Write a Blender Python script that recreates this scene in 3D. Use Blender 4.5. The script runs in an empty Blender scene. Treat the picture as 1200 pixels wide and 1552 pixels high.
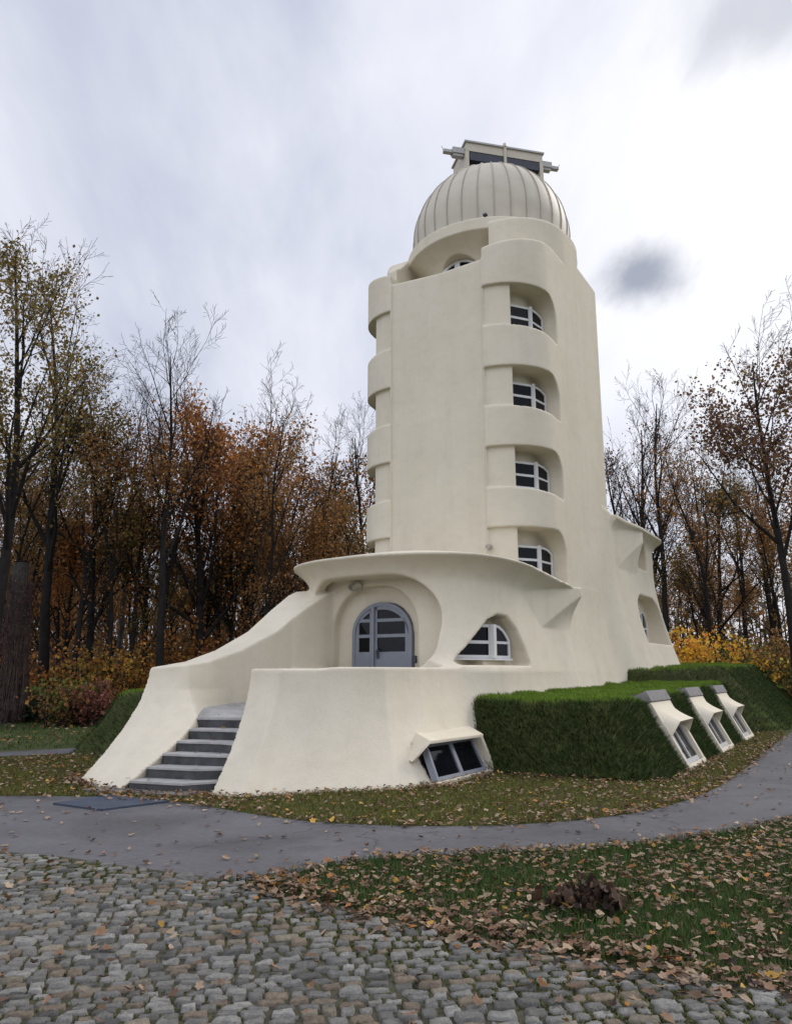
import bpy, bmesh, math, random
import numpy as np
from mathutils import Vector, Matrix
R = math.radians
scene = bpy.context.scene
COL = scene.collection
# ------------------------------------------------------------------ camera
cam = bpy.data.cameras.new("camera")
cam.sensor_fit = 'VERTICAL'; cam.sensor_height = 36.0; cam.lens = 36.0 * 1180.0 / 1552.0
cam.clip_end = 2000.0
camo = bpy.data.objects.new("camera", cam); COL.objects.link(camo)
camo.location = (0, 0, 1.62)
camo.rotation_euler = (R(90) + math.atan(244.0 / 1180.0), 0, 0)
scene.camera = camo
# ------------------------------------------------------------------ sun direction, sky
SUN_AZ, SUN_EL = R(58), R(40)
SUN = Vector((math.sin(SUN_AZ) * math.cos(SUN_EL), math.cos(SUN_AZ) * math.cos(SUN_EL), math.sin(SUN_EL)))
world = bpy.data.worlds.new("World"); scene.world = world; world.use_nodes = True
def build_world():
    nt = world.node_tree; N = nt.nodes; L = nt.links; N.clear()
    out = N.new('ShaderNodeOutputWorld')
    sky = N.new('ShaderNodeTexSky'); sky.sky_type = 'NISHITA'; sky.sun_disc = False
    sky.sun_elevation = SUN_EL; sky.sun_rotation = SUN_AZ
    b1 = N.new('ShaderNodeBackground'); b1.inputs[1].default_value = 0.10; L.new(sky.outputs[0], b1.inputs[0])
    tc = N.new('ShaderNodeTexCoord')
    sep = N.new('ShaderNodeSeparateXYZ'); L.new(tc.outputs['Generated'], sep.inputs[0])
    def math_(op, a, b=None, clamp=False):
        n = N.new('ShaderNodeMath'); n.operation = op; n.use_clamp = clamp
        for i, q in enumerate((a, b)):
            if q is None: continue
            if isinstance(q, (int, float)): n.inputs[i].default_value = q
            else: L.new(q, n.inputs[i])
        return n.outputs[0]
    # cloud layer coordinates: direction divided by height, as on a flat cloud deck
    zz = math_('MAXIMUM', math_('ADD', sep.outputs[2], 0.30), 0.06)
    cx = math_('DIVIDE', sep.outputs[0], zz); cy = math_('DIVIDE', sep.outputs[1], zz)
    comb = N.new('ShaderNodeCombineXYZ'); L.new(cx, comb.inputs[0]); L.new(cy, comb.inputs[1])
    def noise(scale, detail, rough, off, dist=0.0):
        m = N.new('ShaderNodeMapping'); m.inputs[1].default_value = off; m.inputs[3].default_value = (1.25, 0.55, 1)
        m.inputs[2].default_value = (0, 0, R(35))
        L.new(comb.outputs[0], m.inputs[0])
        n = N.new('ShaderNodeTexNoise'); n.inputs['Scale'].default_value = scale; n.inputs['Detail'].default_value = detail
        n.inputs['Roughness'].default_value = rough; n.inputs['Distortion'].default_value = dist
        L.new(m.outputs[0], n.inputs['Vector']); return n.outputs[0]
    def ramp(fac, stops):
        r = N.new('ShaderNodeValToRGB'); L.new(fac, r.inputs[0]); e = r.color_ramp.elements
        while len(e) < len(stops): e.new(0.5)
        for i, (p, c) in enumerate(stops): e[i].position = p; e[i].color = (*c, 1)
        return r.outputs[0]
    n1 = noise(1.5, 6, 0.55, (3.1, 1.7, 0), 0.4); n2 = noise(4.2, 5, 0.55, (0.4, 7.7, 0), 0.3); n3 = noise(9.0, 5, 0.6, (5.4, 2.7, 0), 0.3)
    # closeness to the sun behind the clouds
    dot = N.new('ShaderNodeVectorMath'); dot.operation = 'DOT_PRODUCT'; L.new(tc.outputs['Generated'], dot.inputs[0])
    dot.inputs[1].default_value = Vector((0.50, 0.80, 0.56)).normalized()   # thinnest part of the deck
    glow = math_('POWER', math_('MAXIMUM', dot.outputs['Value'], 0.0), 9.0)
    dens = math_('ADD', math_('ADD', math_('MULTIPLY', n1, 0.95), math_('MULTIPLY', n2, 0.38)), -0.13)
    v = math_('ADD', dens, math_('MULTIPLY', glow, 0.345))
    col = ramp(v, [(0.28, (0.40, 0.43, 0.54)), (0.48, (0.57, 0.60, 0.71)), (0.62, (0.71, 0.73, 0.82)), (0.80, (0.85, 0.86, 0.92)), (1.0, (1.0, 1.0, 1.0))])
    # one darker low cloud to the right of the tower
    def blob(d, width, lo):
        dd = N.new('ShaderNodeVectorMath'); dd.operation = 'SUBTRACT'; L.new(tc.outputs['Generated'], dd.inputs[0]); dd.inputs[1].default_value = d
        sc = N.new('ShaderNodeVectorMath'); sc.operation = 'MULTIPLY'; L.new(dd.outputs[0], sc.inputs[0]); sc.inputs[1].default_value = (1.0 / width[0], 1.0 / width[0], 1.0 / width[1])
        ln = N.new('ShaderNodeVectorMath'); ln.operation = 'LENGTH'; L.new(sc.outputs[0], ln.inputs[0])
        nn = math_('ADD', math_('SUBTRACT', 1.0, ln.outputs['Value']), math_('MULTIPLY', math_('SUBTRACT', n3, 0.5), 1.25))
        mr = N.new('ShaderNodeMapRange'); mr.interpolation_type = 'SMOOTHSTEP'; L.new(nn, mr.inputs[0]); mr.inputs[1].default_value = -0.15; mr.inputs[2].default_value = 0.9; mr.inputs[3].default_value = 0.0; mr.inputs[4].default_value = lo
        return mr.outputs[0]
    def pixdir(px, py):
        a = (px - 600) / 1180; b = -(py - 776) / 1180; p = math.atan(244 / 1180)
        return Vector((a, math.cos(p) - b * math.sin(p), math.sin(p) + b * math.cos(p))).normalized()
    k = math_('MINIMUM', math_('ADD', blob(pixdir(970, 418), (0.066, 0.043), 0.86), blob(pixdir(1165, 15), (0.12, 0.05), 0.45)), 1.0)
    mx = N.new('ShaderNodeMix'); mx.data_type = 'RGBA'; L.new(k, mx.inputs[0]); L.new(col, mx.inputs[6]); mx.inputs[7].default_value = (0.26, 0.29, 0.37, 1)
    # below the horizon: dull ground bounce
    g = math_('MULTIPLY', math_('ADD', sep.outputs[2], 0.06), 10.0, True)
    mg = N.new('ShaderNodeMix'); mg.data_type = 'RGBA'; L.new(g, mg.inputs[0]); mg.inputs[6].default_value = (0.10, 0.09, 0.08, 1); L.new(mx.outputs[2], mg.inputs[7])
    # extra sky brightness added behind the camera to lift the front walls
    back = N.new('ShaderNodeVectorMath'); back.operation = 'DOT_PRODUCT'; L.new(tc.outputs['Generated'], back.inputs[0]); back.inputs[1].default_value = Vector((-0.45, -0.80, 0.40)).normalized()
    bk = N.new('ShaderNodeMapRange'); bk.interpolation_type = 'SMOOTHSTEP'; L.new(back.outputs['Value'], bk.inputs[0]); bk.inputs[1].default_value = -0.05; bk.inputs[2].default_value = 0.75; bk.inputs[3].default_value = 1.08; bk.inputs[4].default_value = 1.85
    b2 = N.new('ShaderNodeBackground'); L.new(mg.outputs[2], b2.inputs[0]); L.new(bk.outputs[0], b2.inputs[1])
    ms = N.new('ShaderNodeMixShader'); ms.inputs[0].default_value = 0.93
    L.new(b1.outputs[0], ms.inputs[1]); L.new(b2.outputs[0], ms.inputs[2]); L.new(ms.outputs[0], out.inputs[0])
build_world()
sunl = bpy.data.lights.new("sun", 'SUN'); sunl.energy = 1.5; sunl.angle = R(25); sunl.color = (1.0, 0.95, 0.88)
suno = bpy.data.objects.new("sun", sunl); COL.objects.link(suno)
suno.rotation_euler = SUN.to_track_quat('Z', 'Y').to_euler(); suno.location = (30, 60, 60)
vs = scene.view_settings; vs.view_transform = 'Standard'; vs.look = 'None'; vs.exposure = 0.10; vs.gamma = 1.0; vs.use_curve_mapping = False
scene.cycles.use_denoising = True
scene.cycles.max_bounces = 6; scene.cycles.diffuse_bounces = 3; scene.cycles.transparent_max_bounces = 8
# ------------------------------------------------------------------ helpers: objects and materials
def tag(o, label=None, cat=None, group=None, kind=None):
    if label: o['label'] = label
    if cat: o['category'] = cat
    if group: o['group'] = group
    if kind: o['kind'] = kind
    return o
def empty(name, loc=(0, 0, 0), rz=0.0):
    o = bpy.data.objects.new(name, None); COL.objects.link(o); o.location = loc; o.rotation_euler = (0, 0, rz)
    o.empty_display_size = 0.3
    return o
def link(name, me, mat=None, parent=None, smooth=False):
    if mat is not None:
        for m in (mat if isinstance(mat, (list, tuple)) else [mat]): me.materials.append(m)
    if smooth: me.polygons.foreach_set('use_smooth', np.ones(len(me.polygons), bool))
    o = bpy.data.objects.new(name, me); COL.objects.link(o)
    if parent is not None: o.parent = parent
    return o
def np_mesh(name, V, F, n=None):
    """V (N,3), F (M,k) -> mesh, all faces with the same number of corners"""
    me = bpy.data.meshes.new(name); V = np.asarray(V, np.float32); F = np.asarray(F, np.int32)
    me.vertices.add(len(V)); me.vertices.foreach_set('co', V.ravel())
    k = F.shape[1]; me.loops.add(F.size); me.loops.foreach_set('vertex_index', F.ravel())
    me.polygons.add(len(F)); me.polygons.foreach_set('loop_start', np.arange(0, F.size, k, dtype=np.int32))
    try: me.polygons.foreach_set('loop_total', np.full(len(F), k, np.int32))
    except Exception: pass
    me.update(calc_edges=True); me.validate()
    return me
def vcol(me, C, name='tint'):
    a = me.color_attributes.new(name, 'FLOAT_COLOR', 'POINT'); C = np.asarray(C, np.float32)
    if C.shape[1] == 3: C = np.concatenate([C, np.ones((len(C), 1), np.float32)], 1)
    a.data.foreach_set('color', C.ravel())
class MB:
    """collects boxes, prisms, tubes into one mesh"""
    def __init__(s): s.v = []; s.f = []
    def add(s, V, F):
        o = len(s.v); s.v += [tuple(map(float, p)) for p in V]; s.f += [tuple(o + i for i in f) for f in F]; return s
    def box(s, c, d, rot=None):
        hx, hy, hz = d[0] / 2, d[1] / 2, d[2] / 2
        P = [Vector((x, y, z)) for z in (-hz, hz) for x, y in ((-hx, -hy), (hx, -hy), (hx, hy), (-hx, hy))]
        if rot is not None: P = [rot @ p for p in P]
        P = [p + Vector(c) for p in P]
        return s.add(P, [(3, 2, 1, 0), (4, 5, 6, 7), (0, 1, 5, 4), (1, 2, 6, 5), (2, 3, 7, 6), (3, 0, 4, 7)])
    def hexa(s, P):   # 4 lower corners ccw then 4 upper
        return s.add(P, [(3, 2, 1, 0), (4, 5, 6, 7), (0, 1, 5, 4), (1, 2, 6, 5), (2, 3, 7, 6), (3, 0, 4, 7)])
    def prism(s, poly, w):   # poly: list of 3D points, w: offset vector
        n = len(poly); w = Vector(w); A = [Vector(p) for p in poly]; B = [p + w for p in A]
        return s.add(A + B, [tuple(range(n))[::-1], tuple(range(n, 2 * n))] + [(i, (i + 1) % n, n + (i + 1) % n, n + i) for i in range(n)])
    def tube(s, pts, r, k=8, cap=True):
        pts = [Vector(p) for p in pts]; rr = r if isinstance(r, (list, tuple)) else [r] * len(pts); V = []; F = []
        for i, p in enumerate(pts):
            d = (pts[min(i + 1, len(pts) - 1)] - pts[max(i - 1, 0)]).normalized()
            a = d.orthogonal().normalized(); b = d.cross(a)
            V += [p + (a * math.cos(t) + b * math.sin(t)) * rr[i] for t in (2 * math.pi * j / k for j in range(k))]
        for i in range(len(pts) - 1):
            F += [(i * k + j, i * k + (j + 1) % k, (i + 1) * k + (j + 1) % k, (i + 1) * k + j) for j in range(k)]
        if cap: F += [tuple(range(k))[::-1], tuple(range((len(pts) - 1) * k, len(pts) * k))]
        return s.add(V, F)
    def lathe(s, prof, k=48, c=(0, 0, 0), a0=0.0, a1=2 * math.pi):
        V = []; F = []; full = abs(a1 - a0 - 2 * math.pi) < 1e-6; m = k if full else k + 1
        for (r, z) in prof:
            V += [(c[0] + r * math.cos(a0 + (a1 - a0) * j / k), c[1] + r * math.sin(a0 + (a1 - a0) * j / k), c[2] + z) for j in range(m)]
        for i in range(len(prof) - 1):
            for j in range(k): F.append((i * m + j, i * m + (j + 1) % m, (i + 1) * m + (j + 1) % m, (i + 1) * m + j))
        return s.add(V, F)
    def build(s, name, mat, parent=None, smooth=False, bevel=0.0, segs=2):
        me = bpy.data.meshes.new(name); me.from_pydata(s.v, [], s.f); me.update()
        bm = bmesh.new(); bm.from_mesh(me); bmesh.ops.recalc_face_normals(bm, faces=bm.faces)
        if bevel > 0: bmesh.ops.bevel(bm, geom=[e for e in bm.edges if len(e.link_faces) == 2 and e.calc_face_angle(0) > 0.5], offset=bevel, segments=segs, affect='EDGES', profile=0.6, clamp_overlap=True)
        bm.to_mesh(me); bm.free()
        return link(name, me, mat, parent, smooth)
class NT:
    """small node-material helper"""
    def __init__(s, name):
        s.m = bpy.data.materials.new(name); s.m.use_nodes = True; s.t = s.m.node_tree; s.N = s.t.nodes; s.L = s.t.links
        s.b = s.N['Principled BSDF']; s.tc = s.N.new('ShaderNodeTexCoord')
    def set(s, **k):
        for n, v in k.items():
            n = n.replace('_', ' ')
            if isinstance(v, bpy.types.NodeSocket): s.L.new(v, s.b.inputs[n])
            else: s.b.inputs[n].default_value = (*v, 1) if isinstance(v, tuple) and len(v) == 3 else v
        return s
    def noise(s, scale, detail=4, rough=0.55, vec=None, stretch=None, dist=0.0):
        n = s.N.new('ShaderNodeTexNoise'); n.inputs['Scale'].default_value = scale; n.inputs['Detail'].default_value = detail
        n.inputs['Roughness'].default_value = rough; n.inputs['Distortion'].default_value = dist
        v = vec or s.tc.outputs['Object']
        if stretch:
            m = s.N.new('ShaderNodeMapping'); m.inputs[3].default_value = stretch; s.L.new(v, m.inputs[0]); v = m.outputs[0]
        s.L.new(v, n.inputs['Vector']); return n.outputs[0]
    def ramp(s, fac, stops):
        r = s.N.new('ShaderNodeValToRGB'); s.L.new(fac, r.inputs[0]); e = r.color_ramp.elements
        while len(e) < len(stops): e.new(0.5)
        for i, (p, c) in enumerate(stops): e[i].position = p; e[i].color = (*c, 1) if len(c) == 3 else c
        return r.outputs[0]
    def mix(s, fac, a, b, mode='MIX'):
        n = s.N.new('ShaderNodeMix'); n.data_type = 'RGBA'; n.blend_type = mode
        for i, q in ((0, fac), (6, a), (7, b)):
            if isinstance(q, bpy.types.NodeSocket): s.L.new(q, n.inputs[i])
            else: n.inputs[i].default_value = (*q, 1) if isinstance(q, tuple) and len(q) == 3 else q
        return n.outputs[2]
    def attr(s, name='tint'):
        n = s.N.new('ShaderNodeAttribute'); n.attribute_name = name; return n.outputs['Color']
    def bump(s, h, strength=0.3, dist=0.02):
        n = s.N.new('ShaderNodeBump'); n.inputs['Strength'].default_value = strength; n.inputs['Distance'].default_value = dist
        s.L.new(h, n.inputs['Height']); s.L.new(n.outputs[0], s.b.inputs['Normal']); return s
def mat_stucco():
    t = NT('stucco')
    n = t.noise(0.55, 5, 0.6); st = t.noise(1.4, 5, 0.65, stretch=(1.6, 1.6, 0.16)); f = t.noise(55, 4, 0.7)
    c = t.ramp(n, [(0.3, (0.655, 0.590, 0.455)), (0.7, (0.715, 0.652, 0.520))])
    c2 = t.ramp(st, [(0.32, (0.86, 0.85, 0.83)), (0.55, (1, 1, 1))])
    c = t.mix(0.35, c, c2, 'MULTIPLY')
    bl = t.noise(2.6, 7, 0.72, stretch=(1, 1, 1.6), dist=0.5); c = t.mix(0.5, c, t.ramp(bl, [(0.3, (0.88, 0.875, 0.86)), (0.5, (1, 1, 1)), (0.72, (1.06, 1.055, 1.04))]), 'MULTIPLY')
    sp = t.noise(34, 5, 0.75); c = t.mix(0.5, c, t.ramp(sp, [(0.30, (0.86, 0.85, 0.83)), (0.5, (1, 1, 1))]), 'MULTIPLY')
    b = t.N.new('ShaderNodeMath'); b.operation = 'ADD'; t.L.new(f, b.inputs[0]); m2 = t.noise(5, 4, 0.6); t.L.new(m2, b.inputs[1])
    return t.set(Base_Color=c, Roughness=0.88, Specular_IOR_Level=0.2).bump(b.outputs[0], 0.42, 0.014).m
def mat_plain(name, col, rough=0.6, var=0.12, scale=6.0, metal=0.0, bump=0.0, bscale=60.0, spec=0.4):
    t = NT(name); n = t.noise(scale, 5, 0.6)
    lo = tuple(max(0, c * (1 - var)) for c in col); hi = tuple(c * (1 + var) for c in col)
    t.set(Base_Color=t.ramp(n, [(0.3, lo), (0.7, hi)]), Roughness=rough, Metallic=metal, Specular_IOR_Level=spec)
    if bump: t.bump(t.noise(bscale, 4, 0.65), bump, 0.01)
    return t.m
def mat_glass(name, col=(0.003, 0.0035, 0.005), rough=0.03):
    t = NT(name); n = t.noise(1.6, 3, 0.5)
    t.set(Base_Color=t.ramp(n, [(0.3, col), (0.75, tuple(c * 2.2 for c in col))]), Roughness=rough, Specular_IOR_Level=0.17, IOR=1.5)
    t.bump(t.noise(0.9, 2, 0.5), 0.05, 0.05)
    return t.m
M = {}
M['stucco'] = mat_stucco()
M['white_paint'] = mat_plain('white_paint', (0.66, 0.66, 0.65), 0.45, 0.05)
M['grey_paint'] = mat_plain('grey_paint', (0.205, 0.22, 0.25), 0.42, 0.07)
M['glass'] = mat_glass('window_glass')
M['dome_metal'] = mat_plain('dome_metal', (0.53, 0.478, 0.380), 0.5, 0.08, 1.3, 0.0, 0.05, 30)
M['seam'] = mat_plain('seam_metal', (0.40, 0.365, 0.30), 0.55, 0.08)
M['dark_metal'] = mat_plain('dark_metal', (0.035, 0.04, 0.055), 0.4, 0.2)
M['zinc'] = mat_plain('zinc_edge', (0.42, 0.41, 0.39), 0.45, 0.1)
M['concrete_step'] = None
# ------------------------------------------------------------------ implicit surface -> mesh (surface nets on sparse blocks)
def sdf_mesh(f, lo, hi, h, lip=2.1):
    lo = np.array(lo, float); hi = np.array(hi, float); B = 10
    nb = np.ceil((hi - lo) / (h * B)).astype(int); bs = h * B
    g = np.stack(np.meshgrid(*[np.arange(n) for n in nb], indexing='ij'), -1).reshape(-1, 3)
    cen = lo + (g + 0.5) * bs
    keep = []
    for i in range(0, len(cen), 200000):
        c = cen[i:i + 200000]; keep.append(np.abs(f(c[:, 0].astype(np.float32), c[:, 1].astype(np.float32), c[:, 2].astype(np.float32))) < bs * 0.87 * lip)
    g = g[np.concatenate(keep)]
    o = np.stack(np.meshgrid(*[np.arange(B + 1)] * 3, indexing='ij'), -1).reshape(-1, 3)
    NX, NY, NZ = (nb * B + 2).tolist()
    key = lambda I: (I[..., 0].astype(np.int64) * NY + I[..., 1]) * NZ + I[..., 2]
    keys, pos, quads = [], [], []
    corners = np.array([[i, j, k] for i in (0, 1) for j in (0, 1) for k in (0, 1)])
    edges = [(a, b) for a in range(8) for b in range(a + 1, 8) if np.abs(corners[a] - corners[b]).sum() == 1]
    CH = 300
    for s in range(0, len(g), CH):
        gb = g[s:s + CH]; n = len(gb)
        I = (gb[:, None, :] * B + o[None]); P = lo + I * h
        F = f(P[..., 0].ravel().astype(np.float32), P[..., 1].ravel().astype(np.float32), P[..., 2].ravel().astype(np.float32)).reshape(n, B + 1, B + 1, B + 1)
        ins = F < 0
        cf = np.stack([F[:, a:a + B, b:b + B, c:c + B] for a, b, c in corners], -1)
        ci = cf < 0; act = ci.any(-1) & ~ci.all(-1)
        w = np.argwhere(act)
        if len(w) == 0: continue
        cv = cf[act]; acc = np.zeros((len(w), 3)); cnt = np.zeros(len(w))
        for a, b in edges:
            fa, fb = cv[:, a], cv[:, b]; x = (fa < 0) != (fb < 0)
            t = fa[x] / (fa[x] - fb[x] + 1e-20)
            acc[x] += corners[a] + (corners[b] - corners[a]) * t[:, None]; cnt[x] += 1
        ijk = gb[w[:, 0]] * B + w[:, 1:]
        keys.append(key(ijk)); pos.append(lo + (ijk + acc / cnt[:, None]) * h)
        for ax in range(3):
            sl0 = [slice(0, B)] * 3; sl1 = list(sl0); sl1[ax] = slice(1, B + 1)
            A = ins[(slice(None), *sl0)]; Bq = ins[(slice(None), *sl1)]
            e = np.argwhere(A != Bq)
            if len(e) == 0: continue
            flip = A[tuple(e.T)]
            q = gb[e[:, 0]] * B + e[:, 1:]
            u1, u2 = (ax + 1) % 3, (ax + 2) % 3
            d1 = np.zeros(3, int); d1[u1] = 1; d2 = np.zeros(3, int); d2[u2] = 1
            K = np.stack([key(q), key(q - d1), key(q - d1 - d2), key(q - d2)], -1)
            K[~flip] = K[~flip][:, ::-1]
            quads.append(K)
    keys = np.concatenate(keys); pos = np.concatenate(pos); K = np.concatenate(quads)
    od = np.argsort(keys); keys = keys[od]; pos = pos[od]
    ix = np.clip(np.searchsorted(keys, K), 0, len(keys) - 1)
    ok = (keys[ix] == K).all(1); Fq = ix[ok]
    p0 = pos.copy(); e = h * 0.25
    ev = lambda p: f(p[:, 0].astype(np.float32), p[:, 1].astype(np.float32), p[:, 2].astype(np.float32)).astype(float)
    for it in range(2):
        v0 = ev(pos); G = np.zeros_like(pos)
        for ax in range(3):
            d = np.zeros(3); d[ax] = e
            G[:, ax] = (ev(pos + d) - ev(pos - d)) / (2 * e)
        st = -(v0 / np.maximum((G ** 2).sum(1), 0.15))[:, None] * G
        pos = pos + np.clip(st, -h * 0.5, h * 0.5)
        pos = p0 + np.clip(pos - p0, -h * 0.75, h * 0.75)
    return pos, Fq
def ss(a, b, x):
    t = np.clip((x - a) / (b - a), 0, 1); return t * t * (3 - 2 * t)
def smin(a, b, k):
    h = np.maximum(k - np.abs(a - b), 0) / k; return np.minimum(a, b) - h * h * k * 0.25
def smax(a, b, k): return -smin(-a, -b, k)
def rbox(x, y, hx, hy, r):
    qx = np.abs(x) - hx + r; qy = np.abs(y) - hy + r
    return np.minimum(np.maximum(qx, qy), 0) + np.hypot(np.maximum(qx, 0), np.maximum(qy, 0)) - r
def poly2(x, y, pts):
    """signed distance to a closed polygon (negative inside)"""
    P = np.array(pts, np.float32); n = len(P); d = np.full(x.shape, 1e9, np.float32); s = np.ones(x.shape, np.float32)
    for i in range(n):
        a = P[i]; b = P[(i + 1) % n]; ex, ey = b - a; wx = x - a[0]; wy = y - a[1]
        t = np.clip((wx * ex + wy * ey) / (ex * ex + ey * ey), 0, 1)
        d = np.minimum(d, (wx - ex * t) ** 2 + (wy - ey * t) ** 2)
        c1 = y >= a[1]; c2 = y < b[1]; c3 = ex * wy > ey * wx
        fl = (c1 & c2 & c3) | (~c1 & ~c2 & ~c3); s = np.where(fl, -s, s)
    return s * np.sqrt(d)
# ------------------------------------------------------------------ THE OBSERVATORY
# local frame: x = to the right along the front, y = towards the back, z = up; v = -y is used below
TOWER_LOC = (2.85, 21.0, 0.0); TOWER_RZ = R(-31)
UC = -0.10
BANDS = [(10.82, 9.78), (8.72, 7.76), (6.76, 5.80), (4.85, 3.80)]   # openings at the corners: top, bottom
def plan_tower(u, v):
    r = np.where(v > 0, 1.25, 0.12)
    qx = np.abs(u - UC) - 2.55 + r; qy = np.abs(v - 0.775) - 2.725 + r
    return np.minimum(np.maximum(qx, qy), 0) + np.hypot(np.maximum(qx, 0), np.maximum(qy, 0)) - r
def plan_apse(u, v):
    w = np.maximum(v - 4.40, 0); p = 2.3
    return (np.abs(u) ** p + w ** p + 1e-9) ** (1 / p) - 2.35
def plan_rear(u, v):
    return rbox(u, v + 4.3, 2.50, 4.3, 2.15)
def poly_lerp(x, y, t, A, Bp, over=None):
    """signed distance to a polygon whose corners slide from A (t = 0) to Bp (t = 1)"""
    A = np.array(A, np.float32); Bp = np.array(Bp, np.float32); n = len(A); d = np.full(x.shape, 1e9, np.float32); s = np.ones(x.shape, np.float32)
    X = [A[i, 0] + (Bp[i, 0] - A[i, 0]) * t for i in range(n)]; Y = [A[i, 1] + (Bp[i, 1] - A[i, 1]) * t for i in range(n)]
    if over: X[over[0]], Y[over[0]] = over[1], over[2]
    for i in range(n):
        j = (i + 1) % n; ex = X[j] - X[i]; ey = Y[j] - Y[i]; wx = x - X[i]; wy = y - Y[i]
        q = np.clip((wx * ex + wy * ey) / (ex * ex + ey * ey), 0, 1)
        d = np.minimum(d, (wx - ex * q) ** 2 + (wy - ey * q) ** 2)
        c1 = y >= Y[i]; c2 = y < Y[j]; c3 = ex * wy > ey * wx
        s = np.where((c1 & c2 & c3) | (~c1 & ~c2 & ~c3), -s, s)
    return s * np.sqrt(d)
BASE_TOP = [(0.13, 10.10), (0.80, 10.22), (1.22, 9.85), (1.85, 8.95), (2.04, 8.2), (2.08, 7.0), (2.15, 4.0), (-2.3, 5.0), (-2.1, 7.0), (-1.7, 7.0), (0.13, 7.0)]
BASE_FOOT = [(0.46, 11.20), (0.96, 11.18), (1.46, 10.52), (2.42, 9.50), (2.70, 8.75), (2.78, 7.0), (2.70, 4.0), (-2.8, 5.0), (-2.5, 7.0), (-1.7, 7.0), (0.13, 7.0)]
WING_TOP = [(-2.20, 10.02), (-1.76, 9.74), (-1.66, 9.66), (-1.62, 8.6), (-1.46, 7.1), (-1.20, 6.02), (-1.20, 5.85), (-2.35, 5.6), (-2.30, 7.0), (-2.28, 8.5)]
WING_FOOT = [(-2.06, 11.42), (-1.45, 11.56), (-0.72, 10.75), (-1.4, 8.6), (-1.44, 7.1), (-1.20, 6.02), (-1.20, 5.85), (-2.6, 5.6), (-2.55, 7.0), (-2.5, 8.8)]
def f_body(x, y, z):
    u = x; v = -y
    # ---- shaft
    d0 = plan_tower(u, v)
    dT = np.maximum(d0, -np.maximum(np.abs(u - UC) - 1.27, 3.44 - v))
    offT = 0.30 * np.clip((3.3 - z) / 2.0, 0, 1.6) ** 1.5
    au = np.abs(u - UC)
    # unrolled coordinate along the outside of the corner
    cu, cv = 1.30, 2.25
    beta = np.arctan2(np.maximum(au - cu, 0), np.maximum(v - cv, 1e-4))
    s = np.where(v > cv, np.where(au > cu, 1.25 * beta, au - cu), 1.25 * np.pi / 2 + (cv - v))
    carve = np.full(x.shape, 9.0, np.float32)
    for (z1, z0) in BANDS:
        zc = (z1 + z0) / 2
        rr = np.where(z > zc, 0.55, 0.06)            # rounded upper outer corner only
        z0s = z0 - 0.14 * np.clip(s / 2.4, 0, 1)
        q1 = s - 2.42 + rr; q2 = np.maximum(z - z1, z0s - z) + rr
        d2 = np.minimum(np.maximum(q1, q2), 0) + np.hypot(np.maximum(q1, 0), np.maximum(q2, 0)) - rr
        d2 = np.maximum(d2, -s)
        a = smax(d2, -d0 - 0.10, 0.04)
        b = smax(np.maximum(d2, 0.70 - s), -d0 - 0.60, 0.10)
        carve = np.minimum(carve, np.minimum(a, b))
    top_c = 11.52 + 0.05 * np.abs(u)
    shaft = smax(dT - offT, z - top_c, 0.05)
    shaft = np.maximum(shaft, -carve)
    shaft = np.maximum(shaft, -np.maximum(np.maximum(np.abs(u - UC) - 1.35, np.abs(v - 2.6) - 0.6), 10.9 - z))
    cb = np.clip(s / 2.4, 0, 1)
    drum = smax(np.maximum(np.maximum(d0, 1.30 - au), 0.3 - v), z - (11.84 + 0.42 * cb), 0.05)
    shaft = np.minimum(shaft, np.maximum(drum, 10.9 - z))
    # rear block and the shoulders that carry the dome ring
    blk = np.maximum(smax(d0, z - 12.72, 0.04), v - 0.9)
    zs = np.where(u > 0, 13.30, 13.52 - 0.75 * ss(1.2, 2.3, v))
    rs = np.where(u > 0, 1.50, 0.95); qx = np.abs(u - UC) - 2.55 + rs; qy = np.abs(v - 0.35) - 1.95 + rs
    shl = np.minimum(np.maximum(qx, qy), 0) + np.hypot(np.maximum(qx, 0), np.maximum(qy, 0)) - rs
    shl = np.maximum(smax(shl, z - zs, 0.10), 10.9 - z)
    shl = np.maximum(shl, np.maximum(np.where(u > 0, 0.98 - (u - UC), 1.85 + (u - UC)), -(v + 0.2)))
    up = np.minimum(blk, shl)
    rad = np.hypot(u + 0.05, v)
    dr = smax(rad - (1.80 + 0.66 * np.clip((z - 12.35) / 0.78, 0, 1) ** 2.2), z - 13.46, 0.03)
    up = np.minimum(up, np.maximum(dr, 10.9 - z))
    win = np.maximum(((np.hypot((u + 0.27) / 0.68, (z - 12.20) / 0.62)) - 1) * 0.62, 1.66 - v)
    up = np.maximum(up, -np.maximum(win, 11.5 - z))
    shaft = np.minimum(shaft, up)
    # ---- front apse with its flaring roof edge
    dA = plan_apse(u, v)
    zrim = 3.84 - 0.30 * np.clip((6.2 - v) / 4.0, 0, 1) ** 1.1
    hc = 0.46
    c = np.clip((z - (zrim - 0.035 - hc)) / hc, 0, 1)
    cove = (0.36 + 0.02 * ss(3.4, 2.0, v)) * c ** 1.8 * (v > 1.92)
    bat = (0.26 + 0.28 * ss(4.6, 6.6, v)) * np.clip((3.3 - z) / 1.65, 0, 1) ** 1.5 + 0.45 * np.clip((1.65 - z) / 1.65, 0, 1) ** 1.7
    horn = np.minimum(0.46 * np.clip((4.7 - v) / 2.7, 0, 1) ** 2.0, 0.48 * np.clip((z - 2.15) / 1.22, 0, 2) ** 1.7) * (v > 1.92)     # corbel under the end of the roof edge
    offA = np.maximum(cove + bat, horn)
    zroof = zrim + 0.20 * np.clip(0.36 - dA, 0, 3.0)
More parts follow.
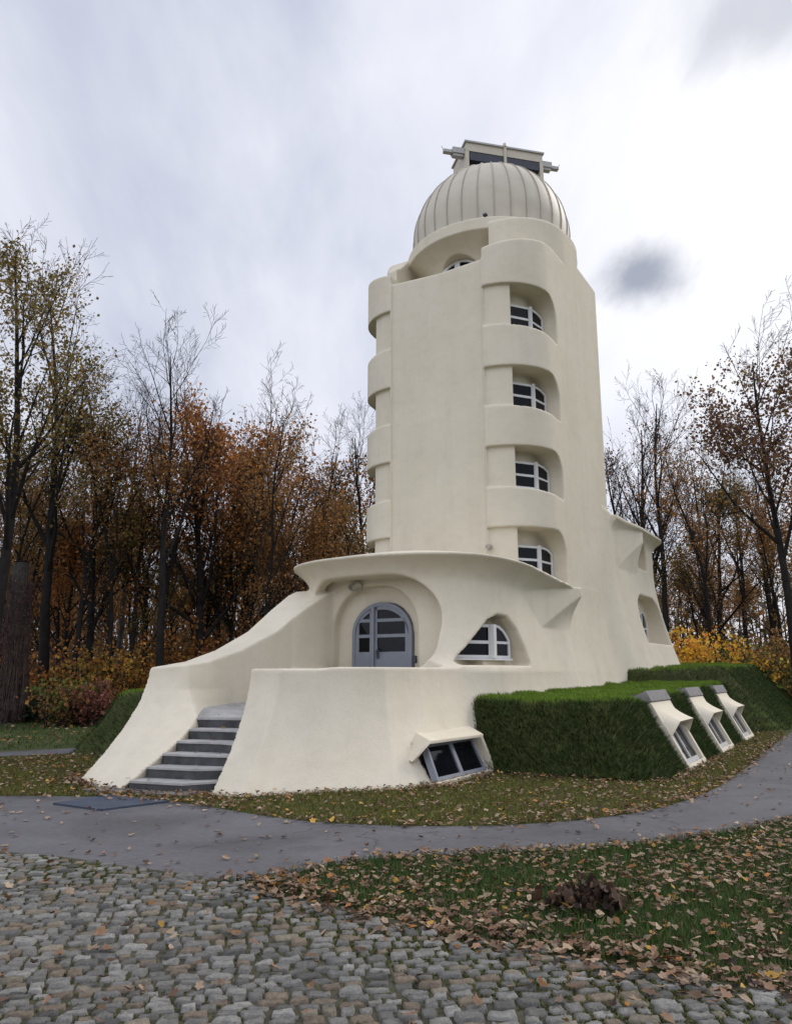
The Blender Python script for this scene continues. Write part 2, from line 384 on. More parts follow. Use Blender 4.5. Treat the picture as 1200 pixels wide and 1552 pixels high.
    ap = np.maximum(np.maximum(dA - offA, z - zroof), -0.5 - v)
    # ---- base and terrace wall
    tb = np.clip((1.72 - z) / 1.72, 0, 1.1) ** 1.75
    dF = poly_lerp(u, v, tb, BASE_TOP, BASE_FOOT)
    base = smax(dF, z - 1.71, 0.03)
    low = smin(ap, base, 0.30)
    # porch: opening in the shell, hollow behind, terrace between the walls
    uo = u + 0.10
    e1 = np.where(z < 2.3, rbox(uo, z - 2.45, 1.66, 0.76, 0.40), np.where(uo < 0, rbox(uo, z - 2.45, 1.76, 1.03, 1.0), rbox(uo, z - 2.45, 1.66, 1.03, 1.0)))
    low = smax(low, -np.maximum(e1, 6.05 - v), 0.05)
    inn = np.maximum(np.maximum(dA + 0.22, 6.05 - v), np.maximum(z - 3.5, 0.92 - z))
    ter = np.maximum(np.maximum(dF + 0.30, 6.9 - v), np.maximum(0.92 - z, z - 2.6))
    low = np.maximum(low, -np.minimum(inn, ter))
    # ---- left wing wall sweeping down beside the steps
    zt = np.interp(v, [5.6, 6.2, 6.8, 7.5, 8.4, 9.2, 10.1, 12], [3.50, 3.26, 2.90, 2.43, 2.04, 1.82, 1.70, 1.70]).astype(np.float32)
    tw = np.clip((1.72 - z) / 1.72, 0, 1.1) ** 1.7
    zk = [0.0, 0.15, 0.31, 0.46, 0.61, 0.77, 0.92, 1.12, 1.35, 1.72]      # inner corner of its end runs down along the steps
    dW = poly_lerp(u, v, tw, WING_TOP, WING_FOOT, (2, np.interp(z, zk, [-0.80, -0.68, -0.70, -0.74, -0.80, -0.90, -1.06, -1.36, -1.58, -1.66]).astype(np.float32), np.interp(z, zk, [11.70, 11.58, 11.28, 10.95, 10.62, 10.30, 10.0, 9.80, 9.70, 9.66]).astype(np.float32)))
    wing = smax(dW, (z - zt) * 0.85, 0.03)
    low = smin(low, np.maximum(wing, 5.9 - v), 0.08)
    # door recess in the porch's back wall
    ni = np.where(z < 2.2, rbox(u + 0.2, z - 2.0, 1.0 + 0.05 * np.clip(2 - z, 0, 1), 1.33, 0.10), rbox(u + 0.2, z - 2.0, 1.0, 1.36, 0.85))
    ni = np.maximum(ni, np.maximum(v - 6.30, 5.82 - v))
    low = smax(low, -np.maximum(ni, 0.92 - z), 0.05)
    dd = np.maximum(np.hypot(np.maximum(np.abs(u + 0.13) - 0.08, 0), np.maximum(z - 2.40, 0)) - 0.63, 5.6 - v)
    low = np.maximum(low, -np.maximum(np.maximum(dd, v - 6.1), 0.92 - z))
    # ---- rear wing
    dR = plan_rear(u, v)
    hr = 0.40
    cr = np.clip((z - (5.86 - hr)) / hr, 0, 1)
    offR = (0.18 + 0.14 * ss(-2.6, -4.4, v)) * cr ** 2.2 * (v < -1.96) + 0.78 * np.clip((4.7 - z) / 3.2, 0, 1.4) ** 1.5 * ss(0.5, -3.5, v)
    hornR = np.minimum(0.27 * np.clip((-2.1 - v) / 2.3, 0, 1) ** 1.6, 0.29 * np.clip((z - 4.35) / 1.2, 0, 2) ** 1.7) * (v > -4.45) * (z < 5.8)
    offR = np.maximum(offR, hornR)
    rear = np.maximum(np.maximum(dR - offR, z - 5.94 - 0.12 * np.clip(0.3 - dR, 0, 3)), v - 2.0)
    body = smin(smin(shaft, low, 0.15), rear, 0.2)
    # ---- window recess on the right of the apse
    d2 = poly2(v, z, [(6.62, 1.80), (6.42, 1.97), (5.98, 2.36), (5.72, 2.58), (5.45, 2.69), (5.20, 2.66), (4.95, 2.42), (4.76, 2.05), (4.68, 1.80)]) - 0.04
    body = smax(body, -np.maximum(np.maximum(d2, -body - 0.42), 1.69 - u), 0.05)
    # ---- rear recesses
    d2 = np.maximum(rbox(v + 5.2, z - 2.75, 1.6, 1.18, 1.0), 2.48 - z)
    body = smax(body, -np.maximum(d2, 2.18 - np.abs(u)), 0.06)
    d2 = np.maximum(rbox(v + 5.35, z - 5.0, 0.55, 0.58, 0.45), 4.80 - z)
    body = smax(body, -np.maximum(d2, 2.15 - np.abs(u)), 0.05)
    # ---- basement window opening in the right flank of the base
    body = np.maximum(body, -np.maximum(np.maximum(np.abs(v - 7.98) - 0.84, np.abs(z - 0.32) - 0.24), np.abs(u - 2.9) - 0.75))
    return np.maximum(body, -0.25 - z).astype(np.float32)
TOWER = empty('observatory_tower', TOWER_LOC, TOWER_RZ)
tag(TOWER, 'cream stucco observatory tower with rounded corner windows and a ribbed dome', 'tower')
def build_body(h=0.035):
    V, Fq = sdf_mesh(f_body, (-3.9, -12.6, -0.3), (4.0, 10.4, 13.7), h)
    me = np_mesh('stucco_body', V, Fq)
    return link('stucco_body', me, M['stucco'], TOWER, True)
import time; t0 = time.time()
build_body()
print('body', time.time() - t0)
#@@NEXT
# local (u, v, z) -> mesh (x, y, z) of the tower frame
def L3(u, v, z): return Vector((u, -v, z))
def inset_panel(name, pts, inset, depth, mat_f, mat_g, parent, gname='pane', setback=0.03, bars=()):
    """pts: 3D outline (planar, counter-clockwise seen from outside). Makes a frame ring and a pane set back in it."""
    P = [Vector(p) for p in pts]; c = sum(P, Vector()) / len(P); nrm = Vector()
    for i in range(len(P)): nrm += (P[i] - c).cross(P[(i + 1) % len(P)] - c)
    nrm.normalize()
    n = len(P); inn = []
    for i in range(n):
        e1 = (P[i] - P[i - 1]).normalized(); e2 = (P[(i + 1) % n] - P[i]).normalized()
        n1 = nrm.cross(e1); n2 = nrm.cross(e2); k = n1 + n2
        inn.append(P[i] + k * (inset / max(0.35, (1 + n1.dot(n2)))))
    mb = MB(); V = P + inn + [p - nrm * depth for p in P] + [p - nrm * depth for p in inn]
    F = []
    for i in range(n):
        j = (i + 1) % n
        F += [(i, j, n + j, n + i), (n + i, n + j, 3 * n + j, 3 * n + i), (j, i, 2 * n + i, 2 * n + j)]
    mb.add(V, F)
    for (a, b, w) in bars:      # glazing bars from a to b, width w
        a = Vector(a); b = Vector(b); d = (b - a).normalized(); s_ = nrm.cross(d) * (w / 2); o = nrm * -0.004
        q = [a - s_ + o, b - s_ + o, b + s_ + o, a + s_ + o]
        mb.hexa([p - nrm * depth * 0.8 for p in q] + q)
    f = mb.build(name, mat_f, parent)
    g = MB().add([p - nrm * setback for p in inn], [tuple(range(n))]).build(gname, mat_g, f)
    return f
def arc(cx, cz, rx, rz, a0, a1, n):
    return [(cx + rx * math.cos(a0 + (a1 - a0) * i / n), cz + rz * math.sin(a0 + (a1 - a0) * i / n)) for i in range(n + 1)]
# ---- corner windows of the shaft
def corner_windows():
    for sgn in (1, -1):
        for (z1, z0) in BANDS:
            zb, zt = z0 + 0.05, z0 + 0.70
            A, B_, C_ = (1.58, 3.02), (2.01, 2.44), (2.12, 1.86)
            X = lambda p, z: L3(UC + sgn * (p[0] - UC), p[1], z)
            q1 = [X(A, zb), X(B_, zb), X(B_, zt), X(A, zt)]; q2 = [X(B_, zb - 0.01), X(C_, zb - 0.03)]
            top = [X(tuple(np.array(B_) + (np.array(C_) - np.array(B_)) * t), zt - (zt - zb) * 0.18 * max(0, (t - 0.2) / 0.8) ** 3) for t in (1, 0.85, 0.65, 0.4, 0.0)]
            q2 = q2 + top
            m1 = ((X(A, (zb + zt) / 2)), X(B_, (zb + zt) / 2), 0.055); m2 = (X(B_, (zb + zt) / 2 - 0.01), X(C_, (zb + zt) / 2 - 0.03), 0.045)
            if sgn < 0: q1 = q1[::-1]; q2 = q2[::-1]
            w = inset_panel('window', q1, 0.05, 0.06, M['white_paint'], M['glass'], TOWER, bars=[m1])
            w2 = inset_panel('window', q2, 0.045, 0.06, M['white_paint'], M['glass'], TOWER, bars=[m2])
            mb = MB(); b2 = X(B_, zb); mb.box(tuple(L3(UC + sgn * (B_[0] - UC + 0.01), B_[1] + 0.01, (zb + zt) / 2)), (0.07, 0.07, zt - zb + 0.03)); mb.build('mullion', M['white_paint'], w)
            mb = MB(); mb.prism([X((A[0] - 0.02, A[1] + 0.03), zb - 0.05), X((B_[0] + 0.04, B_[1] + 0.02), zb - 0.05), X((C_[0] + 0.04, C_[1]), zb - 0.06), X((C_[0] - 0.2, C_[1]), zb - 0.06), X((A[0] - 0.25, A[1] - 0.2), zb - 0.05)], (0, 0, 0.045)); mb.build('sill', M['white_paint'], w)
corner_windows()
def setback_window():
    pts = [L3(-0.27 + x, 1.71, 12.20 + z) for x, z in arc(0, 0, 0.66, 0.60, 0, math.pi, 16)] + [L3(-0.93, 1.71, 11.6), L3(0.39, 1.71, 11.6)]
    pts = pts[-1:] + pts[:-1]
    inset_panel('window', pts, 0.07, 0.08, M['white_paint'], M['glass'], TOWER, bars=[(L3(-0.33, 1.71, 11.6), L3(-0.33, 1.71, 12.80), 0.16)])
setback_window()
def lower_window():
    A, B_, C_ = (1.62, 6.28), (2.13, 5.48), (2.26, 4.92); zb, zt = 1.90, 2.54
    X = lambda p, z: L3(p[0], p[1], z)
    zm = 2.20
    w = inset_panel('window', [X(A, zb), X(B_, zb), X(B_, zt), X(A, zt)], 0.055, 0.07, M['white_paint'], M['glass'], TOWER, bars=[(X(A, zm), X(B_, zm), 0.06)])
    lerp = lambda t: tuple(np.array(B_) + (np.array(C_) - np.array(B_)) * t)
    top = [X(lerp(t), zt - 0.30 * max(0, (t - 0.25) / 0.75) ** 2) for t in (1, 0.85, 0.65, 0.4, 0.0)]
    inset_panel('window', [X(B_, zb), X(C_, zb)] + top, 0.05, 0.07, M['white_paint'], M['glass'], TOWER, bars=[(X(B_, zm), X(C_, zm), 0.05)])
    MB().box(tuple(X((B_[0] + 0.01, B_[1] + 0.01), (zb + zt) / 2)), (0.12, 0.12, zt - zb)).build('mullion', M['white_paint'], w)
    MB().prism([X((A[0], A[1] + 0.03), zb - 0.04), X((B_[0] + 0.05, B_[1] + 0.02), zb - 0.04), X((C_[0] + 0.05, C_[1]), zb - 0.04), X((C_[0] - 0.1, C_[1]), zb - 0.04), X((A[0] - 0.1, A[1] - 0.1), zb - 0.04)], (0, 0, 0.035)).build('sill', M['white_paint'], w)
lower_window()
def rear_windows():
    for (v0, v1, z0, h, u) in ((-5.35, -6.55, 2.5, 1.05, 2.24),):
        zc = z0 + h - 0.55
        pts = [L3(u, v0, z0), L3(u, v1, z0)] + [L3(u, (v0 + v1) / 2 - x, zc + z) for x, z in arc(0, 0, 0.55, 0.55, 0, math.pi, 10)]
        inset_panel('window', pts, 0.06, 0.06, M['white_paint'], M['glass'], TOWER, bars=[(L3(u, v0, zc), L3(u, v1, zc), 0.05), (L3(u, -5.9, z0), L3(u, -5.9, z0 + h), 0.05)])
rear_windows()
# ---- entrance door in its recess
def door():
    uc, v, z0, zs = -0.13, 5.90, 0.93, 2.40; a, b = 0.71, 0.64
    pts = [L3(uc - a, v, z0), L3(uc + a, v, z0)] + [L3(uc + x, v, zs + z) for x, z in arc(0, 0, a, b, 0, math.pi, 20)]
    # frame ring of the pair of leaves
    n = len(pts); d = MB(); c = Vector(L3(uc, v, 2.0))
    inn = [L3(uc - a + 0.07, v, z0 + 0.02), L3(uc + a - 0.07, v, z0 + 0.02)] + [L3(uc + x, v, zs + z) for x, z in arc(0, 0, a - 0.07, b - 0.07, 0, math.pi, 20)]
    back = Vector((0, 0.09, 0))
    V = pts + inn + [p + back for p in pts] + [p + back for p in inn]; F = []
    for i in range(n):
        j = (i + 1) % n; F += [(i, j, n + j, n + i), (n + i, n + j, 3 * n + j, 3 * n + i), (j, i, 2 * n + i, 2 * n + j)]
    d.add(V, F); D = d.build('door', M['grey_paint'], TOWER)
    um = uc - 0.20                                # meeting stile
    def leaf(u0, u1):
        """leaf between u0 and u1 with three glass openings under the arch"""
        m = MB(); g = MB()
        za = lambda u: zs + (b - 0.07) * math.sqrt(max(0, 1 - ((u - uc) / (a - 0.07)) ** 2))
        v1 = v - 0.015; st = 0.085
        def bar(ua, ub, za_, zb_, dv=0.0): m.box(tuple(L3((ua + ub) / 2, v1 - 0.025 + dv, (za_ + zb_) / 2)), (ub - ua, 0.05, zb_ - za_))
        bar(u0, u1, z0 + 0.02, 2.04)             # solid lower panel
        hi = [max(0.0, za(u)) for u in (u0 + st, u1 - st)]
        for (zr, hr) in ((2.36, 0.065), (2.675, 0.065)): bar(u0 + st, u1 - st, zr - hr / 2, zr + hr / 2)
        # stiles, cut to the arch
        for (ua, ub) in ((u0, u0 + st), (u1 - st, u1)):
            q = [L3(ua, v1, 2.04), L3(ub, v1, 2.04), L3(ub, v1, za(ub)), L3(ua, v1, za(ua))]; m.prism(q, (0, 0.05, 0))
        # arched head of the leaf
        N = 10; us = [u0 + (u1 - u0) * i / N for i in range(N + 1)]
        for i in range(N):
            ua, ub = us[i], us[i + 1]
            m.prism([L3(ua, v1, max(2.3, za(ua) - 0.075)), L3(ub, v1, max(2.3, za(ub) - 0.075)), L3(ub, v1, za(ub)), L3(ua, v1, za(ua))], (0, 0.05, 0))
        gl = [L3(u0 + 0.02, v1 - 0.03, 2.0), L3(u1 - 0.02, v1 - 0.03, 2.0)] + [L3(u, v1 - 0.03, za(u) - 0.01) for u in reversed(us)]
        lf = m.build('leaf', M['grey_paint'], D); return lf, gl
    l1, g1 = leaf(uc - a + 0.07, um - 0.005); l2, g2 = leaf(um + 0.005, uc + a - 0.07)
    for g in (g1, g2): MB().add(g, [tuple(range(len(g)))]).build('pane', M['glass'], D)
    MB().box(tuple(L3(um, v + 0.005, 1.95)), (0.075, 0.05, 2.0)).build('meeting_stile', M['grey_paint'], D)
    h = MB(); h.box(tuple(L3(um + 0.12, v + 0.015, 2.02 - 0.02)), (0.05, 0.02, 0.18)); h.tube([L3(um + 0.12, v + 0.02, 2.05), L3(um + 0.12, v + 0.07, 2.05), L3(um + 0.24, v + 0.075, 2.05)], 0.012, 8)
    h.build('handle', M['dark_metal'], D)
    ic = MB(); ic.box(tuple(L3(0.705, 5.99, 1.88)), (0.075, 0.06, 0.15)); ic.build('intercom', M['dark_metal'], TOWER, bevel=0.01)
    lm = MB(); lm.lathe([(0.001, -0.11), (0.07, -0.10), (0.115, -0.06), (0.13, 0.0), (0.14, 0.02), (0.14, 0.05)], 24)
    o = lm.build('wall_lamp', mat_plain('lamp_glass', (0.48, 0.45, 0.38), 0.35, 0.05), TOWER, True); o.location = L3(-0.62, 6.10, 3.36); o.rotation_euler = (R(72), 0, 0); o.scale = (1.15, 0.75, 1)
    k = MB(); k.tube([L3(1.22, 3.58, 4.40), L3(1.22, 3.40, 4.42)], 0.055, 12); k.build('overflow_pipe', M['seam'], TOWER)
door()
# ---- dome
def dome():
    zc, Rd = 14.0, 2.285
    mb = MB(); prof = [(2.25, 13.44), (2.27, 13.75)] + [(Rd * math.cos(t), zc + Rd * math.sin(t)) for t in (math.pi / 2 * i / 22 for i in range(23))]
    prof[-1] = (0.001, zc + Rd)
    mb.lathe(prof, 128, (-0.05, 0, 0)); d = mb.build('dome', M['dome_metal'], TOWER, True)
    sm = MB()
    for k in range(32):
        a = 2 * math.pi * (k + 0.35) / 32; ca, sa = math.cos(a), math.sin(a); V = []; F = []
        pr = prof[:-1]
        for (r, z) in pr:
            dr = Vector((ca, sa, 0)); tt = Vector((-sa, ca, 0)); cen = Vector((-0.05, 0, z)) + dr * r
            up = Vector((ca * r, sa * r, max(0, z - zc))).normalized(); w = 0.013 if r > 0.35 else 0.004
            V += [cen - tt * w - up * 0.01, cen - tt * w + up * 0.026, cen + tt * w + up * 0.026, cen + tt * w - up * 0.01]
        for i in range(len(pr) - 1):
            for j in range(3): F.append((4 * i + j, 4 * i + j + 1, 4 * i + 4 + j + 1, 4 * i + 4 + j))
        sm.add(V, F)
    sm.build('standing_seams', M['seam'], d)
    rg = MB(); rg.lathe([(2.24, 13.47), (2.325, 13.47), (2.335, 13.50), (2.325, 13.53), (2.24, 13.55)], 96, (-0.05, 0, 0)); rg.build('dome_ring', M['seam'], d, True)
    nb = MB(); nb.box((0.80, -2.28, 13.52), (0.10, 0.10, 0.05)); nb.build('dome_bracket', M['dark_metal'], d)
    # mirror housing (coelostat) across the top
    A = np.array([-0.43, 0.80]); Bq = np.array([1.34, -0.94]); t = (Bq - A); Ln = float(np.hypot(*t)); t = t / Ln; m = np.array([-t[1], t[0]])
    if m[0] < 0: m = -m
    P = lambda a, o, z: L3(float(A[0] + t[0] * a + m[0] * o), float(A[1] + t[1] * a + m[1] * o), z)
    def boxp(mb, a0, a1, o0, o1, z0, z1): mb.hexa([P(a0, o0, z0), P(a1, o0, z0), P(a1, o1, z0), P(a0, o1, z0), P(a0, o0, z1), P(a1, o0, z1), P(a1, o1, z1), P(a0, o1, z1)])
    hb = MB(); boxp(hb, 0.02, Ln - 0.02, -1.25, 0.0, 16.88, 17.15)
    H_ = hb.build('mirror_housing', M['dome_metal'], d)
    x = MB(); boxp(x, -0.03, Ln + 0.03, -1.30, 0.05, 17.15, 17.20); x.build('housing_roof', M['zinc'], H_)
    x = MB(); boxp(x, 0.14, Ln - 0.10, -1.15, -0.02, 16.60, 16.88); x.build('shutter_slot', M['dark_metal'], H_)
    for a0 in (0.0, Ln - 0.11):
        x = MB(); boxp(x, a0, a0 + 0.11, -1.2, 0.0, 15.75, 16.90); x.build('housing_leg', M['dome_metal'], H_)
    x = MB(); boxp(x, Ln / 2 - 0.04, Ln / 2 + 0.04, -0.04, 0.06, 16.60, 17.20); x.tube([P(Ln / 2, 0.02, 17.18), P(Ln / 2, 0.02, 17.30)], [0.07, 0.05], 10); x.build('latch_post', M['dome_metal'], H_, bevel=0.006)
    for (a0, a1, e) in ((-0.36, 0.0, -0.62), (Ln, Ln + 0.34, Ln + 0.60)):
        x = MB(); boxp(x, a0, a1, -0.34, -0.10, 16.84, 17.02); b0, b1 = sorted((e, a0 if e < 0 else a1)); boxp(x, b0, b1, -0.30, -0.16, 16.86, 16.95)
        x.tube([P(e, -0.23, 16.95), P(e + (-0.05 if e < 0 else 0.05), -0.23, 17.06)], 0.012, 6); boxp(x, min(a0, a1) + 0.02, max(a0, a1) - 0.02, -0.30, -0.14, 16.76, 16.84); x.build('track_arm', M['zinc'], H_)
    # open shutter curb down the back of the dome
    for off in (-0.85, 0.85):
        cx = MB(); V = []; F = []
        for i in range(9):
            el = R(78 - i * 7); r = (Rd + 0.02) * math.cos(el); z = zc + (Rd + 0.02) * math.sin(el); r2 = (Rd + 0.26) * math.cos(el); z2 = zc + (Rd + 0.26) * math.sin(el)
            base = A + t * (Ln / 2) - m * 0.27
            for (rr, zz) in ((r, z), (r2, z2)):
                for w in (-0.05, 0.05):
                    q = base - m * rr + t * (off + w); V.append(L3(float(q[0]), float(q[1]), zz))
        for i in range(8):
            k = 4 * i; F += [(k, k + 1, k + 5, k + 4), (k + 2, k + 6, k + 7, k + 3), (k, k + 4, k + 6, k + 2), (k + 1, k + 3, k + 7, k + 5)]
        cx.add(V, F).build('shutter_curb', M['dome_metal'], d)
dome()
# ---- concrete entrance steps
def mat_concrete():
    t = NT('step_concrete'); n = t.noise(3.0, 6, 0.65); g = t.noise(60, 4, 0.7)
    c = t.ramp(n, [(0.3, (0.27, 0.26, 0.245)), (0.52, (0.38, 0.37, 0.35)), (0.75, (0.48, 0.465, 0.44))])
    return t.set(Base_Color=c, Roughness=0.85).bump(g, 0.3, 0.01).m
M['concrete_step'] = mat_concrete()
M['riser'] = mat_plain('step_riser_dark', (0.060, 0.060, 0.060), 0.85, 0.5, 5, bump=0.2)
def steps():
    h = 0.153
    CL = [(-0.66, 11.62), (-0.68, 11.30), (-0.72, 10.98), (-0.78, 10.66), (-0.86, 10.34), (-1.02, 10.02)]
    CR = [(0.17, 11.45), (0.11, 11.12), (0.03, 10.80), (-0.05, 10.48), (-0.10, 10.16), (-0.24, 9.78)]
    S = None
    for k in range(6):
        (a, b), (c, d) = CL[k], CR[k]
        tz = max(0.0, (1.72 - h * (k + 1)) / 1.72); e = tz ** 1.75
        ex, ey = 0.13 + 0.33 * e, 10.10 + 1.10 * e               # inner front edge of the right-hand wall at this height
        lf = (a - 0.02, b)
        poly = [(-1.9 + 0.01 * k, 6.0 + 0.02 * k), (-1.80 + 0.01 * k, 9.0), (-1.66, lf[1] - 1.1), (lf[0] - 0.15, lf[1] - 0.45), lf, (a, b), (c, d), (max(ex + 0.03, c + 0.12), ey - 0.06), (0.70 - 0.01 * k, ey - 0.75), (0.70 - 0.01 * k, 6.0 + 0.02 * k)]
        z0 = -0.05 if k == 0 else h * k - 0.02; z1 = h * (k + 1)
        tr = MB(); tr.prism([L3(u, v, z1 - 0.035) for u, v in poly], (0, 0, 0.035))
        if S is None: S = tr.build('entrance_steps', M['concrete_step'], TOWER, bevel=0.006)
        else: tr.build('tread', M['concrete_step'], S, bevel=0.006)
        inn = [(u, v - 0.012) for u, v in poly]
        rs = MB(); rs.prism([L3(u, v, z0) for u, v in inn], (0, 0, z1 - 0.036 - z0)); rs.build('riser', M['riser'], S)
    sl = MB(); sl.prism([L3(u, v, -0.02) for u, v in ((-1.15, 11.62), (-1.2, 11.98), (0.42, 11.62), (0.40, 11.25))], (0, 0, 0.065)); sl.build('threshold_slab', mat_plain('threshold_stone', (0.17, 0.15, 0.135), 0.85, 0.25, 8, bump=0.3), S, bevel=0.01)
    lp = MB(); V_ = [(-1.02, 9.98, 0.926), (-0.24, 9.74, 0.926), (0.32, 9.70, 0.926), (0.32, 8.4, 1.11), (-1.75, 8.2, 1.11), (-1.75, 9.5, 1.10)]; lp.add([L3(*p) for p in V_] + [L3(p[0], p[1], 0.80) for p in V_], [(0, 1, 5), (1, 4, 5), (1, 2, 3), (1, 3, 4)] + [(i, 6 + i, 6 + (i + 1) % 6, (i + 1) % 6) for i in range(6)]); lp.build('landing', M['concrete_step'], S)
    fl = MB(); fl.prism([L3(u, v, 0.70) for u, v in ((-1.75, 5.7), (-1.75, 9.0), (0.7, 9.2), (1.9, 8.3), (2.0, 5.7))], (0, 0, 0.21)); fl.build('porch_floor', M['concrete_step'], S)
steps()
# ---- basement window with its hooded canopy
def basement_window():
    zb, zt = 0.07, 0.58
    P = [L3(2.75, 8.92, zb), L3(2.77, 7.26, zb), L3(2.52, 7.28, zt), L3(2.50, 8.84, zt)]
    lerp = lambda a, b, t: a + (b - a) * t
    F = MB()
    W = inset_panel('basement_window', P, 0.055, 0.10, M['grey_paint'], M['glass'], TOWER, bars=[(lerp(P[0], P[1], 0.5), lerp(P[3], P[2], 0.5), 0.10)])
    s = MB(); s.prism([L3(2.80, 8.98, 0.01), L3(2.84, 7.05, 0.01), L3(2.6, 7.05, 0.01), L3(2.6, 8.98, 0.01)], (0, 0, 0.05)); s.build('sill', M['stucco'], W)
    c = MB()
    J0, J1 = L3(2.16, 8.60, 0.735), L3(2.26, 6.95, 0.765); Lp0, Lp1 = L3(2.66, 8.97, 0.64), L3(2.72, 7.25, 0.63); D0 = L3(2.40, 9.08, 0.33); D1 = L3(2.18, 8.95, 0.40); T = Vector((0, 0, -0.05))
    V = [J0, J1, Lp1, Lp0, D0, D1]; V2 = [J0 + T * 1.2, J1 + T * 1.2, Lp1 + T, Lp0 + T + Vector((0, -0.05, 0)), D0 + Vector((-0.0, 0.08, -0.02)), D1 + Vector((0, 0.08, 0))]
    c.add(V + V2, [(0, 3, 2, 1), (0, 5, 4, 3), (6, 7, 8, 9), (6, 9, 10, 11), (1, 2, 8, 7), (2, 3, 9, 8), (3, 4, 10, 9), (4, 5, 11, 10)])
    c.build('canopy', M['stucco'], W, bevel=0.012)
    rv = MB(); rv.prism([L3(2.85, 7.11, 0.03), L3(2.58, 7.11, 0.62), L3(2.2, 7.11, 0.62), L3(2.2, 7.11, 0.03)], (0, 0.09, 0)); rv.build('reveal', M['stucco'], W)
basement_window()
# ------------------------------------------------------------------ GROUND, PATHS
def uvw(u, v, z=0.0):
    th = R(31); ux, uy = math.cos(th), -math.sin(th); nx, ny = -math.sin(th), -math.cos(th)
    return (TOWER_LOC[0] + u * ux + v * nx, TOWER_LOC[1] + u * uy + v * ny, z)
def smooth_poly(pts, it=2):
    for _ in range(it):
        q = [pts[0]]
        for a, b in zip(pts[:-1], pts[1:]): q += [(a[0] * .75 + b[0] * .25, a[1] * .75 + b[1] * .25), (a[0] * .25 + b[0] * .75, a[1] * .25 + b[1] * .75)]
        pts = q + [pts[-1]]
    return pts
PATH_IN = smooth_poly([(-40, 10.99), (-5.84, 10.99), (-4.42, 10.99), (-3.4, 10.80), (-2.59, 10.4), (-1.5, 9.45), (-0.57, 8.97), (0.71, 8.85), (1.44, 9.0), (2.24, 9.31), (3.2, 9.96), (4.41, 11.41), (6.05, 14.08), (8.57, 18.46), (11.1, 22.6), (30, 54)])
PATH_OUT = smooth_poly([(-1.45, 6.60), (-0.95, 6.72), (-0.62, 7.15), (0.0, 7.48), (0.6, 7.56), (1.22, 7.69), (1.87, 7.83), (2.57, 8.09), (3.42, 8.57), (4.32, 9.15), (5.65, 10.36), (7.6, 13.2), (10.1, 17.5), (32, 53)])
COBBLE = [(-40, 28.9), (-5.8, 8.66), (-4.09, 7.80), (-2.95, 7.42), (-2.22, 7.05), (-1.61, 6.78), (-1.14, 6.52), (-0.83, 6.22), (0.0, 5.60), (0.79, 5.10), (1.14, 4.90), (1.44, 4.68), (2.07, 4.40), (6.0, 2.1), (14, -2.7)]
def mat_asphalt():
    t = NT('asphalt'); n = t.noise(0.9, 5, 0.6); g = t.noise(160, 3, 0.7); k = t.noise(14, 4, 0.7)
    c = t.ramp(n, [(0.3, (0.098, 0.095, 0.098)), (0.7, (0.138, 0.134, 0.138))])
    c = t.mix(0.45, c, t.ramp(g, [(0.35, (0.35, 0.35, 0.36)), (0.65, (1.25, 1.25, 1.3))]), 'MULTIPLY')
    c = t.mix(0.35, c, t.ramp(k, [(0.4, (0.75, 0.74, 0.73)), (0.6, (1.1, 1.1, 1.1))]), 'MULTIPLY')
    vo = t.N.new('ShaderNodeTexVoronoi'); vo.feature = 'DISTANCE_TO_EDGE'; vo.inputs['Scale'].default_value = 0.33; wv = t.N.new('ShaderNodeVectorMath'); wv.operation = 'ADD'
    nz = t.N.new('ShaderNodeTexNoise'); nz.inputs['Scale'].default_value = 2.2; nz.inputs['Detail'].default_value = 5; t.L.new(t.tc.outputs['Object'], nz.inputs['Vector']); sc = t.N.new('ShaderNodeVectorMath'); sc.operation = 'SCALE'; sc.inputs[3].default_value = 0.7
    t.L.new(nz.outputs['Color'], sc.inputs[0]); t.L.new(t.tc.outputs['Object'], wv.inputs[0]); t.L.new(sc.outputs[0], wv.inputs[1]); t.L.new(wv.outputs[0], vo.inputs['Vector'])
    c = t.mix(0.8, c, t.ramp(vo.outputs['Distance'], [(0.0, (0.45, 0.45, 0.45)), (0.006, (1, 1, 1))]), 'MULTIPLY')
    damp = t.noise(0.45, 6, 0.7, dist=0.6); c = t.mix(0.6, c, t.ramp(damp, [(0.42, (0.72, 0.72, 0.72)), (0.52, (1.05, 1.05, 1.05))]), 'MULTIPLY')
    return t.set(Base_Color=c, Roughness=0.88, Specular_IOR_Level=0.3).bump(g, 0.35, 0.006).m
def mat_soil():
    t = NT('lawn_soil'); n = t.noise(1.3, 6, 0.65); k = t.noise(22, 4, 0.7)
    c = t.ramp(n, [(0.3, (0.030, 0.045, 0.012)), (0.55, (0.055, 0.065, 0.020)), (0.8, (0.085, 0.07, 0.035))])
    c = t.mix(0.6, c, t.ramp(k, [(0.3, (0.45, 0.45, 0.4)), (0.7, (1.3, 1.3, 1.2))]), 'MULTIPLY')
    return t.set(Base_Color=c, Roughness=0.95, Specular_IOR_Level=0.2).bump(k, 0.6, 0.03).m
M['asphalt'] = mat_asphalt(); M['soil'] = mat_soil()
def sheet(name, poly, z, mat):
    bm = bmesh.new(); vs_ = [bm.verts.new((x, y, z)) for x, y in poly]; bm.faces.new(vs_); bmesh.ops.triangulate(bm, faces=bm.faces[:]); bmesh.ops.recalc_face_normals(bm, faces=bm.faces)
    if bm.faces and sum(f.normal.z for f in bm.faces) < 0: bmesh.ops.reverse_faces(bm, faces=bm.faces[:])
    me = bpy.data.meshes.new(name); bm.to_mesh(me); bm.free(); o = link(name, me, mat); tag(o, kind='structure'); return o
